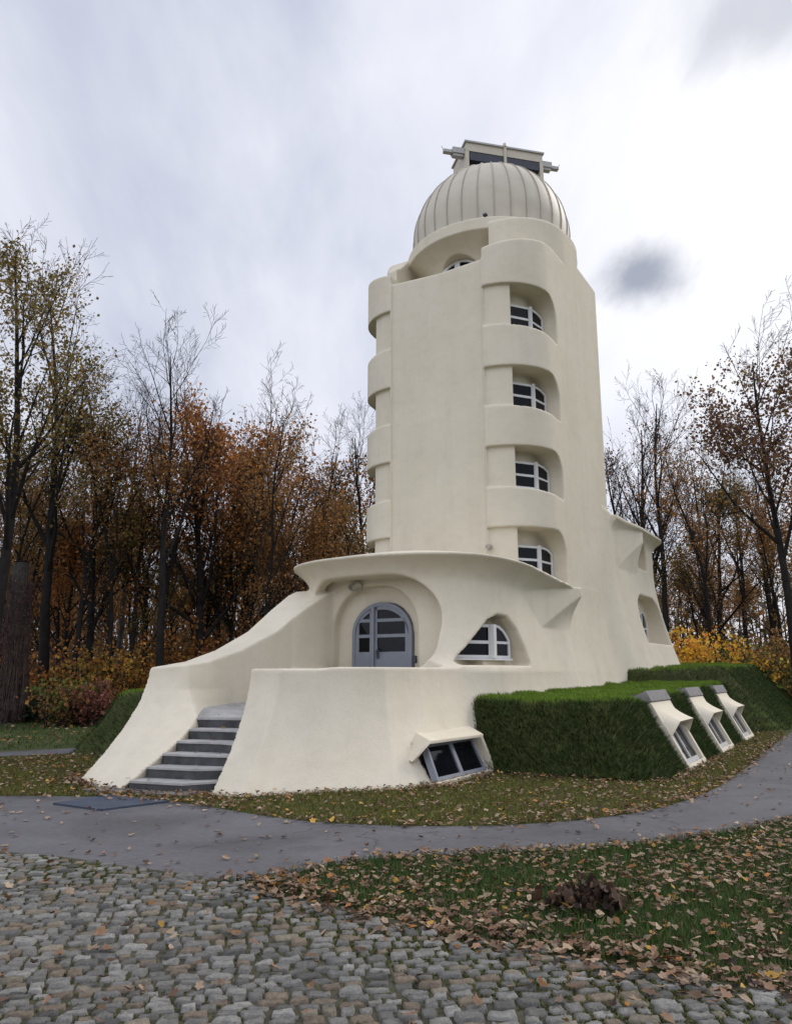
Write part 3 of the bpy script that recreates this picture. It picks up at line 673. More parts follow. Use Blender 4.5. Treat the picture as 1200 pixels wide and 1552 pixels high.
def ground():
    mb = MB(); mb.add([(-250, -60, 0), (250, -60, 0), (250, 400, 0), (-250, 400, 0)], [(0, 1, 2, 3)])
    tag(mb.build('ground', M['soil']), kind='structure')
    sheet('path', PATH_IN + list(reversed(PATH_OUT)) + list(reversed(COBBLE[:6])), 0.006, M['asphalt'])
    a = [(-5.2, 18.9), (-6.71, 17.93), (-8.27, 16.95), (-16, 12.2), (-40, -2)]; b = [(-40, -3.2), (-16, 11.1), (-7.75, 15.91), (-6.2, 16.98), (-4.6, 18.0)]
    sheet('path', a + b, 0.006, M['asphalt'])
ground()
mt = MB(); mt.prism([uvw(-0.60, 12.86, 0.006), uvw(-0.60, 12.03, 0.006), uvw(0.52, 12.0, 0.006), uvw(0.30, 12.86, 0.006)][::-1], (0, 0, 0.022))
def mat_mat():
    t = NT('rubber_mat'); c = t.N.new('ShaderNodeTexVoronoi'); c.inputs['Scale'].default_value = 55; t.L.new(t.tc.outputs['Object'], c.inputs['Vector'])
    n = t.noise(5, 4, 0.6)
    return t.set(Base_Color=t.ramp(n, [(0.3, (0.030, 0.040, 0.062)), (0.7, (0.048, 0.062, 0.092))]), Roughness=0.8).bump(c.outputs['Distance'], 0.8, 0.01).m
tag(mt.build('doormat', mat_mat()), 'flat dark blue mat on the grey path at the foot of the steps', 'doormat')
# ------------------------------------------------------------------ grass banks
BANK1_TOP = [(1.6, 6.6), (2.4, 6.62), (4.55, 6.45), (4.85, 5.9), (4.85, -3.6), (4.6, -4.2), (4.5, -9), (1.6, -9)]
BANK1_FOOT = [(1.6, 7.1), (2.5, 7.12), (5.0, 7.22), (5.50, 6.7), (5.44, -3.6), (5.2, -4.3), (5.2, -9), (1.6, -9)]
BANK2_TOP = [(2.0, -1.55), (2.9, -1.6), (3.5, -2.6), (4.0, -4.9), (4.5, -6.4), (4.5, -16), (2.0, -16)]
BANK2_FOOT = [(2.0, -0.95), (3.1, -0.95), (3.9, -2.1), (5.0, -4.3), (6.05, -5.4), (6.10, -16), (2.0, -16)]
BANKL_TOP = [(-1.9, 8.1), (-5.1, 8.15), (-5.65, 7.6), (-5.6, -6), (-1.9, -6)]
BANKL_FOOT = [(-1.9, 8.6), (-5.6, 8.85), (-6.25, 8.2), (-6.2, -6), (-1.9, -6)]
def lump(x, y, z):
    return 0.045 * np.sin(2.1 * x + 1.3 * np.sin(1.7 * y)) * np.sin(1.9 * y + 0.7) + 0.025 * np.sin(5.3 * x + 2 * z) * np.sin(4.7 * y + 1.1 * z) + 0.012 * np.sin(13 * x + 3 * z) * np.sin(11 * y + 9 * z)
def bank_f(top, foot, ztop, zedge):
    def f(x, y, z):
        u, v = x, -y; zt = ztop + 0.018 * (5 - v) + zedge * (4.8 - np.abs(u))
        t = np.clip((zt - z) / zt, 0, 1.2) ** 1.15
        return (smax(poly_lerp(u, v, t, top, foot), z - zt, 0.14) + lump(x, y, z)).astype(np.float32)
    return f
BANKS = []
def bank(top, foot, ztop, zedge, lo, hi):
    V, F = sdf_mesh(bank_f(top, foot, ztop, zedge), lo, hi, 0.085)
    me = np_mesh('grass_bank', V, F); o = link('grass_bank', me, M['soil'], None, True); o.location = TOWER_LOC; o.rotation_euler = (0, 0, TOWER_RZ)
    tag(o, kind='structure'); BANKS.append((V, F)); return o
bank(BANK1_TOP, BANK1_FOOT, 1.16, 0.035, (1.4, -7.6, -0.15), (6.0, 9.2, 1.75))
bank(BANK2_TOP, BANK2_FOOT, 1.60, 0.0, (1.8, 0.6, -0.15), (7.0, 16.2, 2.2))
bank(BANKL_TOP, BANKL_FOOT, 1.26, 0.02, (-6.8, -9.4, -0.15), (-1.7, 6.2, 1.75))
# ------------------------------------------------------------------ hooded basement skylights in the bank
def skylight(vc, label):
    root = empty('basement_skylight', uvw(5.0, vc, 0.0), TOWER_RZ)
    tag(root, label, 'skylight', 'hooded basement skylights in the grass bank')
    w = 0.77; q = lambda u, dv, z: Vector((u - 5.0, -dv, z))
    # frame cheeks and ramp
    S = lambda t, off=0.0: (4.78 + (5.44 - 4.78) * t + off * 0.88, 1.26 - 1.26 * t + off * 0.46)   # along the slope, off = proud of it
    def slab(mb, t0, t1, v0, v1, o0, o1):
        a, b, c, d = S(t0, o0), S(t1, o0), S(t1, o1), S(t0, o1)
        mb.hexa([q(a[0], v1, a[1]), q(b[0], v1, b[1]), q(b[0], v0, b[1]), q(a[0], v0, a[1]), q(d[0], v1, d[1]), q(c[0], v1, c[1]), q(c[0], v0, c[1]), q(d[0], v0, d[1])])
    cp = MB(); slab(cp, 0.0, 0.145, -w, w, -0.2, 0.12); cp.build('cap_stone', mat_plain('cap_stone', (0.20, 0.19, 0.18), 0.85, 0.2, 9, bump=0.3), root, bevel=0.012)
    # hood: a surface that swells out to a lip
    h = MB(); N, K = 12, 16; V = []; F = []
    trap = lambda c: min(1.0, (1 - abs(c)) / 0.22)
    def hp(i, j, under):
        s_ = i / N; c = -1 + 2 * j / K; t = 0.15 + s_ * (0.34 + 0.13 * (1 - trap(c))); lip = s_ ** 1.8 * 0.25 * trap(c)
        off = 0.09 + lip if not under else -0.2 + (lip + 0.23) * s_ ** 3
        a = S(t, off); return q(a[0], c * w * (0.995 if under else 1), a[1] - (0.012 if under else 0))
    V = [hp(i, j, False) for i in range(N + 1) for j in range(K + 1)]; n0 = len(V)
    V += [hp(i, j, True) for i in range(N + 1) for j in range(K + 1)]
    W = K + 1
    for i in range(N):
        for j in range(K):
            F += [(i * W + j, i * W + j + 1, (i + 1) * W + j + 1, (i + 1) * W + j), (n0 + i * W + j, n0 + (i + 1) * W + j, n0 + (i + 1) * W + j + 1, n0 + i * W + j + 1)]
    for j in range(K): F.append((N * W + j, N * W + j + 1, n0 + N * W + j + 1, n0 + N * W + j))
    for i in range(N):
        for j in (0, K): F.append((i * W + j, (i + 1) * W + j, n0 + (i + 1) * W + j, n0 + i * W + j))
    h.add(V, F); ho = h.build('hood', M['stucco'], root, True)
    m = ho.modifiers.new('edge', 'EDGE_SPLIT'); m.split_angle = R(50)
    fr = MB()
    for sg in (-1, 1): slab(fr, 0.46, 1.0, sg * w - (0.13 if sg > 0 else 0), sg * w + (0.13 if sg < 0 else 0), -0.2, 0.11)
    slab(fr, 0.965, 1.04, -w, w, -0.2, 0.115); fr.build('surround', M['stucco'], root, bevel=0.012)
    wf = MB()
    for v0, v1 in ((-w + 0.13, -w + 0.19), (w - 0.19, w - 0.13), (-0.035, 0.035)): slab(wf, 0.40, 0.965, v0, v1, -0.05, 0.05)
    slab(wf, 0.90, 0.965, -w + 0.19, w - 0.19, -0.05, 0.048)
    f = wf.build('window_frame', M['zinc'], root)
    g = MB(); a, b = S(0.40, 0.02), S(0.96, 0.02); g.add([q(a[0], w - 0.13, a[1]), q(b[0], w - 0.13, b[1]), q(b[0], -w + 0.13, b[1]), q(a[0], -w + 0.13, a[1])], [(0, 1, 2, 3)]); g.build('pane', M['glass'], f)
    return root
skylight(4.35, 'nearest and largest hooded skylight, at the front corner of the grass bank')
skylight(0.95, 'middle one of the three hooded skylights in the grass bank')
skylight(-2.45, 'farthest and smallest looking of the three hooded skylights in the grass bank')
#@@NEXT2
# ------------------------------------------------------------------ grass, leaves, cobbles
rng = np.random.default_rng(8)
def in_poly(X, Y, poly):
    ins = np.zeros(X.shape, bool); n = len(poly); j = n - 1
    for i in range(n):
        xi, yi = poly[i]; xj, yj = poly[j]
        if yi != yj:
            c = ((yi > Y) != (yj > Y)) & (X < (xj - xi) * (Y - yi) / (yj - yi) + xi); ins ^= c
        j = i
    return ins
def scatter(poly, n):
    P = np.array(poly); lo, hi = P.min(0), P.max(0); out = []
    while sum(len(o) for o in out) < n:
        q = rng.uniform(lo, hi, (n * 2, 2)); out.append(q[in_poly(q[:, 0], q[:, 1], poly)])
    return np.concatenate(out)[:n]
def mat_tint(name, rough=0.7, transl=0.0, spec=0.25):
    t = NT(name); c = t.attr('tint'); t.set(Base_Color=c, Roughness=rough, Specular_IOR_Level=spec)
    if transl:
        tr = t.N.new('ShaderNodeBsdfTranslucent'); t.L.new(c, tr.inputs[0]); mx = t.N.new('ShaderNodeMixShader'); mx.inputs[0].default_value = transl
        o = t.N['Material Output']; t.L.new(t.b.outputs[0], mx.inputs[1]); t.L.new(tr.outputs[0], mx.inputs[2]); t.L.new(mx.outputs[0], o.inputs[0])
    return t.m
M['grass'] = mat_tint('grass_blades', 0.75, 0.25); M['litter'] = mat_tint('fallen_leaves', 0.65, 0.12); M['leaf'] = mat_tint('tree_leaves', 0.6, 0.48)
def blades(P, Nrm, hmin, hmax, width, lean, cols):
    """P (N,3) roots, Nrm (N,3): triangles bent in two segments"""
    n = len(P); a = rng.uniform(0, 2 * np.pi, n); h = rng.uniform(hmin, hmax, n)[:, None]
    side = np.stack([np.cos(a), np.sin(a), np.zeros(n)], 1); fw = np.stack([-np.sin(a), np.cos(a), np.zeros(n)], 1)
    up = Nrm + np.array([0, 0, 0.6]); up /= np.linalg.norm(up, axis=1)[:, None]
    l = rng.uniform(0.1, 1.0, n)[:, None] * lean; w = width * rng.uniform(0.6, 1.3, n)[:, None]
    V = np.stack([P - side * w, P + side * w, P + up * h * 0.55 + fw * h * l * 0.3 + side * w * 0.7, P + up * h * 0.55 + fw * h * l * 0.3 - side * w * 0.7, P + up * h * 0.95 + fw * h * l], 1)
    k = np.arange(n)[:, None] * 5
    F = np.concatenate([k + np.array([[0, 1, 2]]), k + np.array([[0, 2, 3]]), k + np.array([[3, 2, 4]])])
    C = np.repeat(cols[:, None, :], 5, 1)
    return V.reshape(-1, 3), F, C.reshape(-1, 3)
def grass_cols(n, base, var=0.35, dry=0.1):
    c = np.array(base)[None] * rng.uniform(1 - var, 1 + var, (n, 1)); c = c * rng.uniform(0.88, 1.12, (n, 3))
    d = rng.random(n) < dry; c[d] = np.array([0.20, 0.16, 0.06]) * rng.uniform(0.6, 1.2, (d.sum(), 1)); return c
def put_blades(name, parts):
    V, F, C, o = [], [], [], 0
    for v, f, c in parts: V.append(v); F.append(f + o); C.append(c); o += len(v)
    V = np.concatenate(V); me = np_mesh(name, V, np.concatenate(F)); vcol(me, np.concatenate(C)); ob = link(name, me, M['grass'])
    tag(ob, kind='stuff'); return ob
UPV = lambda n: np.tile(np.array([[0, 0, 1.0]]), (n, 1))
def z0(P, z=0.0): return np.concatenate([P, np.full((len(P), 1), z)], 1)
LAWN_FRONT = PATH_OUT[:-6] + [(12, 20), (14, 12), (14, -2.6)] + list(reversed(COBBLE[6:-1]))
LAWN_FRONT_NEAR = [p for p in PATH_OUT if p[0] < 4.8] + [(4.9, 9.2), (4.9, 4.0)] + [(2.07, 4.45), (1.44, 4.72), (1.14, 4.95), (0.79, 5.15), (0.0, 5.65), (-0.83, 6.28), (-1.14, 6.56)]
LAWN_IN = [p for p in PATH_IN if -7 < p[0] < 11.2] + [uvw(5.3, -10)[:2], uvw(5.2, 6.9)[:2], uvw(2.5, 7.0)[:2], uvw(2.7, 8.8)[:2], uvw(1.0, 11.2)[:2], uvw(-1.1, 11.6)[:2], uvw(-2.1, 11.4)[:2], uvw(-2.5, 8.5)[:2], uvw(-5.6, 8.8)[:2], (-7.5, 16.0), (-9.5, 14.8)]
LAWN_FAR_LEFT = [(-7.3, 17.9), (-9.5, 16.6), (-16, 12.6), (-30, 20), (-26, 34), (-9, 34), (-5, 22)]
LAWN_EXT = [(4.9, 9.75)] + [p for p in PATH_OUT if 4.9 < p[0] < 14] + [(17, 20), (15, 6), (11, -1), (6.0, 2.2), (4.9, 2.8)]
def patchy(P, s=1.3):
    return 0.5 + 0.5 * np.sin(s * P[:, 0] + 1.1 * np.sin(s * 1.7 * P[:, 1])) * np.sin(s * 1.4 * P[:, 1] + 0.8 * np.sin(s * 2.1 * P[:, 0]))
def lawns():
    P = scatter(LAWN_FRONT_NEAR, 70000); P = P[rng.random(len(P)) < 0.35 + 0.65 * patchy(P, 2.2)]
    a = blades(z0(P), UPV(len(P)), 0.03, 0.085, 0.0035, 0.9, grass_cols(len(P), (0.045, 0.085, 0.018), 0.45, 0.08))
    P = scatter(LAWN_EXT, 60000); P = P[rng.random(len(P)) < 0.35 + 0.65 * patchy(P, 2.2)]
    a2 = blades(z0(P), UPV(len(P)), 0.03, 0.085, 0.006, 0.9, grass_cols(len(P), (0.045, 0.085, 0.018), 0.45, 0.08))
    put_blades('front_grass', [a, a2])
    P = scatter(LAWN_IN, 90000)
    b = blades(z0(P), UPV(len(P)), 0.025, 0.06, 0.0055, 0.9, grass_cols(len(P), (0.130, 0.135, 0.030), 0.4, 0.22))
    P = scatter(LAWN_FAR_LEFT, 30000); c = blades(z0(P), UPV(len(P)), 0.04, 0.09, 0.012, 0.8, grass_cols(len(P), (0.055, 0.10, 0.022), 0.35, 0.08))
    put_blades('lawn_grass', [b, c])
lawns()
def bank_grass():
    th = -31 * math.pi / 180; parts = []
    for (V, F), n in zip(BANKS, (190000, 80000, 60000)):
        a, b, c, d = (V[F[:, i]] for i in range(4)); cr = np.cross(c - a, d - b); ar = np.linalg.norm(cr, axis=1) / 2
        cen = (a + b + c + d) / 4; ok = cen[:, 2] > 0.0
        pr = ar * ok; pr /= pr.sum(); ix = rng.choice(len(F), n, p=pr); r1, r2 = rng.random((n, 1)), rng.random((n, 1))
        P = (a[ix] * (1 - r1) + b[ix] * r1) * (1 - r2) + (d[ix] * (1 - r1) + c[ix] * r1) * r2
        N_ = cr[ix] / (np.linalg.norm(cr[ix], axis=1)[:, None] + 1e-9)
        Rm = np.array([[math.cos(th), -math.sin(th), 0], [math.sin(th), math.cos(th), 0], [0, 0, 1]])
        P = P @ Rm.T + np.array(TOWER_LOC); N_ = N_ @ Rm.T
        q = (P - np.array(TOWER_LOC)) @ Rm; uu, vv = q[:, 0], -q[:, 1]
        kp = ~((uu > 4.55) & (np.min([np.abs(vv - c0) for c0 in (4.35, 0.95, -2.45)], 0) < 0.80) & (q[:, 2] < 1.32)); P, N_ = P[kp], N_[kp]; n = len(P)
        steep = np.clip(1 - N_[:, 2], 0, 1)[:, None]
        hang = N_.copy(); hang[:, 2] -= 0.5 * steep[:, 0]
        parts.append(blades(P, hang, np.where(N_[:, 2] > 0.75, 0.045, 0.065), np.where(N_[:, 2] > 0.75, 0.08, 0.12), 0.006, 0.9, np.where(N_[:, 2:3] > 0.75, grass_cols(n, (0.135, 0.225, 0.024), 0.3, 0.03), grass_cols(n, (0.032, 0.058, 0.012), 0.4, 0.05))))  # sunlit tops and shaded sides put into the blade colour by slope
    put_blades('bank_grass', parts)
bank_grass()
# ---- fallen leaves
def leaf_templates():
    T = []
    for lob, sp, am in ((5, 0.85, 0.15), (7, 0.55, 0.10), (4, 0.62, 0.12), (3, 0.48, 0.07)):
        n = 20; V = [(0.0, 0.0, 0.0)]
        for i in range(n):
            a = 2 * math.pi * i / n; r = 1 - am + am * math.cos(lob * a + 0.3 * math.sin(a)) * (0.85 if i % 2 else 1.15) - 0.18 * max(0, -math.cos(a)) ** 6; V.append((r * math.cos(a), r * sp * math.sin(a), 0.0))
        T.append(np.array(V))
    return T
LT = leaf_templates()
LEAFC = np.array([(0.22, 0.125, 0.07), (0.36, 0.25, 0.165), (0.28, 0.165, 0.10), (0.42, 0.31, 0.20), (0.11, 0.062, 0.036), (0.40, 0.17, 0.045), (0.48, 0.28, 0.05), (0.065, 0.042, 0.030)])
def leaves(P, size, zlift, probs, tilt=0.24):
    n = len(P); V, F, C, o = [], [], [], 0
    kind = rng.integers(0, 4, n); ci = rng.choice(len(LEAFC), n, p=probs)
    for k in range(4):
        ix = np.where(kind == k)[0]; m = len(ix)
        if m == 0: continue
        t = LT[k]; s = size * rng.uniform(0.55, 1.25, (m, 1, 1)); v = t[None] * s
        curl = rng.uniform(-0.5, 1.3, (m, 1)); cx_ = rng.uniform(-0.9, 0.9, (m, 1))
        r2 = (t[:, 0] ** 2 + t[:, 1] ** 2)[None]; v = v.copy(); jag = rng.uniform(0.8, 1.15, (m, len(t), 1)); v[..., :2] *= jag
        v[..., 2] = s[..., 0] * (0.5 * curl * r2 + 0.5 * cx_ * (t[:, 0] * t[:, 1])[None] + 0.25 * np.abs(t[:, 1])[None] * rng.uniform(-0.3, 1, (m, 1)))
        ax, ay, az = rng.normal(0, tilt, (m, 1)), rng.normal(0, tilt, (m, 1)), rng.uniform(0, 2 * np.pi, (m, 1))
        x, y, z = v[..., 0], v[..., 1], v[..., 2]
        y, z = y * np.cos(ax) - z * np.sin(ax), y * np.sin(ax) + z * np.cos(ax); x, z = x * np.cos(ay) + z * np.sin(ay), -x * np.sin(ay) + z * np.cos(ay)
        x, y = x * np.cos(az) - y * np.sin(az), x * np.sin(az) + y * np.cos(az)
        zz = z - z.min(1, keepdims=True)
        W = np.stack([x + P[ix, 0:1], y + P[ix, 1:2], zz + P[ix, 2:3] + zlift * rng.random((m, 1)) + 0.004], -1)
        nv = len(t); f = np.array([[0, i, i % (nv - 1) + 1] for i in range(1, nv)])
        F.append((np.arange(m)[:, None, None] * nv + f[None] + o).reshape(-1, 3)); V.append(W.reshape(-1, 3)); o += m * nv
        col = LEAFC[ci[ix]] * rng.uniform(0.45, 1.2, (m, 1)); cc = np.repeat(col[:, None, :], nv, 1) * rng.uniform(0.8, 1.15, (m, nv, 1)); cc[:, 0] *= 0.8; C.append(cc.reshape(-1, 3))
    return np.concatenate(V), np.concatenate(F), np.concatenate(C)
def edge_points(line, n, spread, off=0.0):
    L_ = np.array(line); d = np.linalg.norm(np.diff(L_, axis=0), axis=1); cs = np.concatenate([[0], np.cumsum(d)]); t = rng.uniform(0, cs[-1], n)
    x = np.interp(t, cs, L_[:, 0]); y = np.interp(t, cs, L_[:, 1]); return np.stack([x + rng.normal(off, spread, n), y + rng.normal(off, spread, n)], 1)
PB = np.array([0.22, 0.24, 0.20, 0.12, 0.10, 0.05, 0.02, 0.05]); PO = np.array([0.24, 0.16, 0.16, 0.16, 0.10, 0.10, 0.05, 0.03])
def put_leaves(name, parts):
    V, F, C, o = [], [], [], 0
    for v, f, c in parts: V.append(v); F.append(f + o); C.append(c); o += len(v)
    me = np_mesh(name, np.concatenate(V), np.concatenate(F)); vcol(me, np.concatenate(C)); ob = link(name, me, M['litter'], None, False); tag(ob, kind='stuff')
def litter():
    A = []
    P = scatter(LAWN_FRONT_NEAR, 7400); P = P[rng.random(len(P)) < 0.26 + 0.74 * (1 - patchy(P, 2.2))]; A.append(leaves(z0(P, 0.015), 0.035, 0.035, PB))
    P = edge_points([p for p in COBBLE if -1.3 < p[0] < 3.5], 700, 0.15); A.append(leaves(z0(P, 0.02), 0.038, 0.03, PB))
    P = edge_points([p for p in PATH_OUT if -1.4 < p[0] < 5], 260, 0.07, 0.0); A.append(leaves(z0(P, 0.01), 0.040, 0.03, PB))
    P = scatter([(-7, 10.9), (-2.6, 10.3), (-0.6, 8.9), (1.5, 9.0), (4.4, 11.4), (8.6, 18.4), (10, 17.3), (4.3, 9.1), (0.6, 7.5), (-0.7, 7.1), (-1.5, 6.7), (-4, 7.8), (-7, 9.4)], 330); A.append(leaves(z0(P, 0.008), 0.036, 0.008, np.array([0.12, 0.22, 0.16, 0.26, 0.16, 0.03, 0.02, 0.03])))
    P = scatter([(-6, 8.6), (-1.6, 6.7), (-0.8, 6.2), (1.1, 4.8), (2.1, 4.3), (4, 3), (2, 2.5), (-3, 2.5), (-8, 6)], 420); A.append(leaves(z0(P, 0.035), 0.042, 0.012, PB))
    P = scatter(LAWN_EXT, 5500); A.append(leaves(z0(P, 0.015), 0.045, 0.035, PB))
    put_leaves('leaf_litter', A)
    B_ = []
    P = scatter(LAWN_IN, 6500); d = patchy(P, 1.1); P = P[rng.random(len(P)) < 0.25 + 0.75 * d]; B_.append(leaves(z0(P, 0.02), 0.035, 0.03, PO))
    P = edge_points([p for p in PATH_IN if -6 < p[0] < 11], 700, 0.09); B_.append(leaves(z0(P, 0.012), 0.040, 0.03, PO))
    foot = [uvw(u, v)[:2] for u, v in ((-2.5, 9.6), (-2.15, 11.5), (-1.3, 11.75))]; P = edge_points(foot, 320, 0.16); B_.append(leaves(z0(P, 0.02), 0.046, 0.07, PO))
    foot = [uvw(u, v)[:2] for u, v in ((-1.2, 11.95), (0.4, 11.6), (0.5, 11.35), (1.1, 11.35), (1.6, 10.65), (2.5, 9.7), (2.95, 8.9), (2.95, 7.4), (3.6, 7.35), (5.2, 7.4), (5.7, 6.4), (5.65, 3))]; P = edge_points(foot, 750, 0.13); B_.append(leaves(z0(P, 0.02), 0.035, 0.05, PO))
    P = scatter([uvw(-1.0, 11.9)[:2], uvw(0.5, 11.5)[:2], uvw(1.6, 11.5)[:2], uvw(1.5, 12.0)[:2], uvw(-0.4, 12.4)[:2]], 110); B_.append(leaves(z0(P, 0.012), 0.035, 0.04, PO))
    P = scatter(LAWN_FAR_LEFT, 1500); B_.append(leaves(z0(P, 0.05), 0.08, 0.03, PO))
    P = np.concatenate([np.array([uvw(rng.uniform(-0.9, 0.1), 11.3 - 0.32 * k + rng.uniform(-0.1, 0.2), 0.153 * (k + 1))]) for k in (0, 0, 0, 0, 1, 1, 2, 2, 3, 4, 5, 5)]); B_.append(leaves(P, 0.045, 0.005, PO))
    put_leaves('leaf_litter', B_)
litter()
def leaf_heap():
    P = rng.normal(0, 1, (150, 2)) * np.array([0.13, 0.10]); z = 0.17 * np.exp(-(P[:, 0] ** 2 / 0.03 + P[:, 1] ** 2 / 0.02)) * rng.random(150)
    v, f, c = leaves(np.concatenate([P, z[:, None]], 1), 0.05, 0.03, np.array([0.1, 0.05, 0.1, 0.02, 0.38, 0, 0, 0.35]), 0.9); me = np_mesh('leaf_heap', v, f); vcol(me, c * 0.6)
    o = link('leaf_heap', me, M['litter']); o.location = (1.33, 5.85, 0.02); tag(o, 'small dark heap of curled dead leaves on the grass beside the cobbles', 'leaf heap', None, 'stuff')
leaf_heap()
# ---- cobbles
def mat_cobble():
    t = NT('cobblestone'); c = t.attr('tint'); n = t.noise(26, 5, 0.7); g = t.noise(120, 3, 0.7)
    c = t.mix(0.75, c, t.ramp(n, [(0.25, (0.45, 0.45, 0.46)), (0.5, (0.95, 0.95, 0.95)), (0.75, (1.5, 1.48, 1.45))]), 'MULTIPLY')
    c = t.mix(0.5, c, t.ramp(g, [(0.35, (0.55, 0.55, 0.55)), (0.65, (1.35, 1.35, 1.35))]), 'MULTIPLY')
    return t.set(Base_Color=c, Roughness=0.75, Specular_IOR_Level=0.3).bump(n, 0.9, 0.014).m
def cobbles():
    S = []; y = 1.8; row = 0
    bx = np.array([p[0] for p in COBBLE]); by = np.array([p[1] for p in COBBLE])
    while y < 10.0:
        d = rng.uniform(0.065, 0.112); x = -9.2 + rng.uniform(0, .2)
        while x < 6.2:
            w = rng.uniform(0.070, 0.165)
            wx = x + w / 2; wy = y + d / 2 + 0.16 * math.sin(0.55 * wx + 0.5) + 0.05 * math.sin(2.3 * wx + row * 0.2) + 0.06 * wx
            if wy < np.interp(wx, bx, by) - 0.06 + rng.uniform(-0.05, 0.06) and abs(wx) < 0.56 * wy + 3.0: S.append((wx, wy, w, d, 0.06 + 0.09 * math.cos(0.55 * wx + 0.5)))
            x += w + rng.uniform(0.0, 0.008)
        y += d + rng.uniform(-0.003, 0.006); row += 1
    S = np.array(S); n = len(S); K = 7
    g = np.linspace(-1, 1, K); s_, t_ = np.meshgrid(g, g, indexing='ij'); s_ = s_.ravel(); t_ = t_.ravel()
    sx = np.sign(s_) * np.abs(s_) ** 0.62; sy = np.sign(t_) * np.abs(t_) ** 0.62
    cj = rng.normal(0, 0.19, (n, 2, 2, 2))            # corner jitter
    bl = lambda q: (q[:, 0, 0:1] * (1 - sx) * (1 - sy) + q[:, 1, 0:1] * (1 + sx) * (1 - sy) + q[:, 0, 1:2] * (1 - sx) * (1 + sy) + q[:, 1, 1:2] * (1 + sx) * (1 + sy)) / 4
    rr = 1 - 0.12 * (sx ** 2 * sy ** 2)
    X = (sx[None] * rr * 0.985 + bl(cj[..., 0]) * 0.75) * S[:, 2:3] / 2; Y = (sy[None] * rr * 0.98 + bl(cj[..., 1]) * 0.75) * S[:, 3:4] / 2
    m = np.maximum(np.abs(s_), np.abs(t_))[None]; top = rng.normal(0.028, 0.005, (n, 1)); tx, ty = rng.normal(0, 0.045, (n, 1)), rng.normal(0, 0.045, (n, 1))
    Z = top * (1 - m ** 16 * 1.3) - 0.0025 * m ** 2 + X * tx + Y * ty + rng.normal(0, 0.0036, (n, K * K))
    an = S[:, 4:5] + rng.normal(0, 0.11, (n, 1)); Xr = X * np.cos(an) - Y * np.sin(an); Yr = X * np.sin(an) + Y * np.cos(an)
    V = np.stack([Xr + S[:, 0:1], Yr + S[:, 1:2], Z], -1).reshape(-1, 3)
    q = np.array([[i * K + j, (i + 1) * K + j, (i + 1) * K + j + 1, i * K + j + 1] for i in range(K - 1) for j in range(K - 1)])
    F = (np.arange(n)[:, None, None] * K * K + q[None]).reshape(-1, 4)
    base = np.array([(0.170, 0.164, 0.148), (0.125, 0.121, 0.110), (0.215, 0.208, 0.188), (0.155, 0.122, 0.088), (0.175, 0.152, 0.112), (0.090, 0.087, 0.078)])
    col = base[rng.choice(6, n, p=(0.3, 0.24, 0.14, 0.14, 0.1, 0.08))] * rng.uniform(0.8, 1.2, (n, 1))
    me = np_mesh('cobblestones', V, F); vcol(me, np.repeat(col, K * K, 0)); o = link('cobblestones', me, mat_cobble(), None, True); tag(o, kind='structure')
    sheet('cobble_bed', [(-9.4, 10.8)] + COBBLE[1:-1] + [(6, 0), (0, -3), (-10, -3)], 0.014, mat_plain('joint_soil', (0.050, 0.046, 0.028), 0.95, 0.5, 6, bump=0.5, bscale=90))
    # moss and short grass in the joints
    near = np.interp(S[:, 0], bx, by) - S[:, 1]
    pm = np.clip(1.15 - near / 1.5, 0.10, 1) * (0.25 + 0.75 * (np.sin(1.9 * S[:, 0] + 2 * np.sin(1.3 * S[:, 1])) > -0.2))
    ix = rng.choice(n, 60000, p=pm / pm.sum()); sd = rng.integers(0, 2, len(ix)); t = rng.uniform(-1, 1, len(ix))
    dx = np.where(sd == 0, t, np.sign(rng.normal(size=len(ix))) * 1.03) * S[ix, 2] / 2; dy = np.where(sd == 0, np.sign(rng.normal(size=len(ix))) * 1.03, t) * S[ix, 3] / 2
    c_, s2 = np.cos(S[ix, 4]), np.sin(S[ix, 4]); P = np.stack([S[ix, 0] + dx * c_ - dy * s2, S[ix, 1] + dx * s2 + dy * c_, np.full(len(ix), 0.014)], 1)
    put_blades('joint_grass', [blades(P, UPV(len(P)), 0.006, 0.021, 0.0045, 1.6, grass_cols(len(P), (0.075, 0.092, 0.020), 0.45, 0.15))])
cobbles()
#@@NEXT3
# ------------------------------------------------------------------ trees
M['bark'] = mat_plain('bark', (0.021, 0.018, 0.016), 0.9, 0.4, 4, bump=0.6, bscale=25, spec=0.15)
M['bark_pale'] = mat_plain('pale_bark', (0.085, 0.082, 0.078), 0.9, 0.35, 3, bump=0.5, bscale=25, spec=0.15)
BROWN = np.array([(0.25, 0.125, 0.042), (0.19, 0.095, 0.036), (0.30, 0.155, 0.048), (0.14, 0.080, 0.032)])
OLIVE = np.array([(0.13, 0.105, 0.030), (0.17, 0.12, 0.035), (0.10, 0.085, 0.028), (0.19, 0.11, 0.03)])
RED = np.array([(0.11, 0.052, 0.034), (0.13, 0.066, 0.035), (0.085, 0.048, 0.036), (0.16, 0.10, 0.035)])
GOLD = np.array([(0.46, 0.27, 0.025), (0.38, 0.20, 0.03), (0.34, 0.25, 0.04), (0.40, 0.16, 0.03)])
AMBER = np.array([(0.36, 0.17, 0.03), (0.30, 0.12, 0.03), (0.42, 0.25, 0.04), (0.20, 0.12, 0.035), (0.13, 0.11, 0.03)])
RUST = np.array([(0.31, 0.125, 0.036), (0.24, 0.095, 0.034), (0.37, 0.165, 0.04), (0.18, 0.088, 0.036)])
DULL = np.array([(0.075, 0.055, 0.032), (0.06, 0.05, 0.03), (0.09, 0.06, 0.03), (0.055, 0.06, 0.03)])
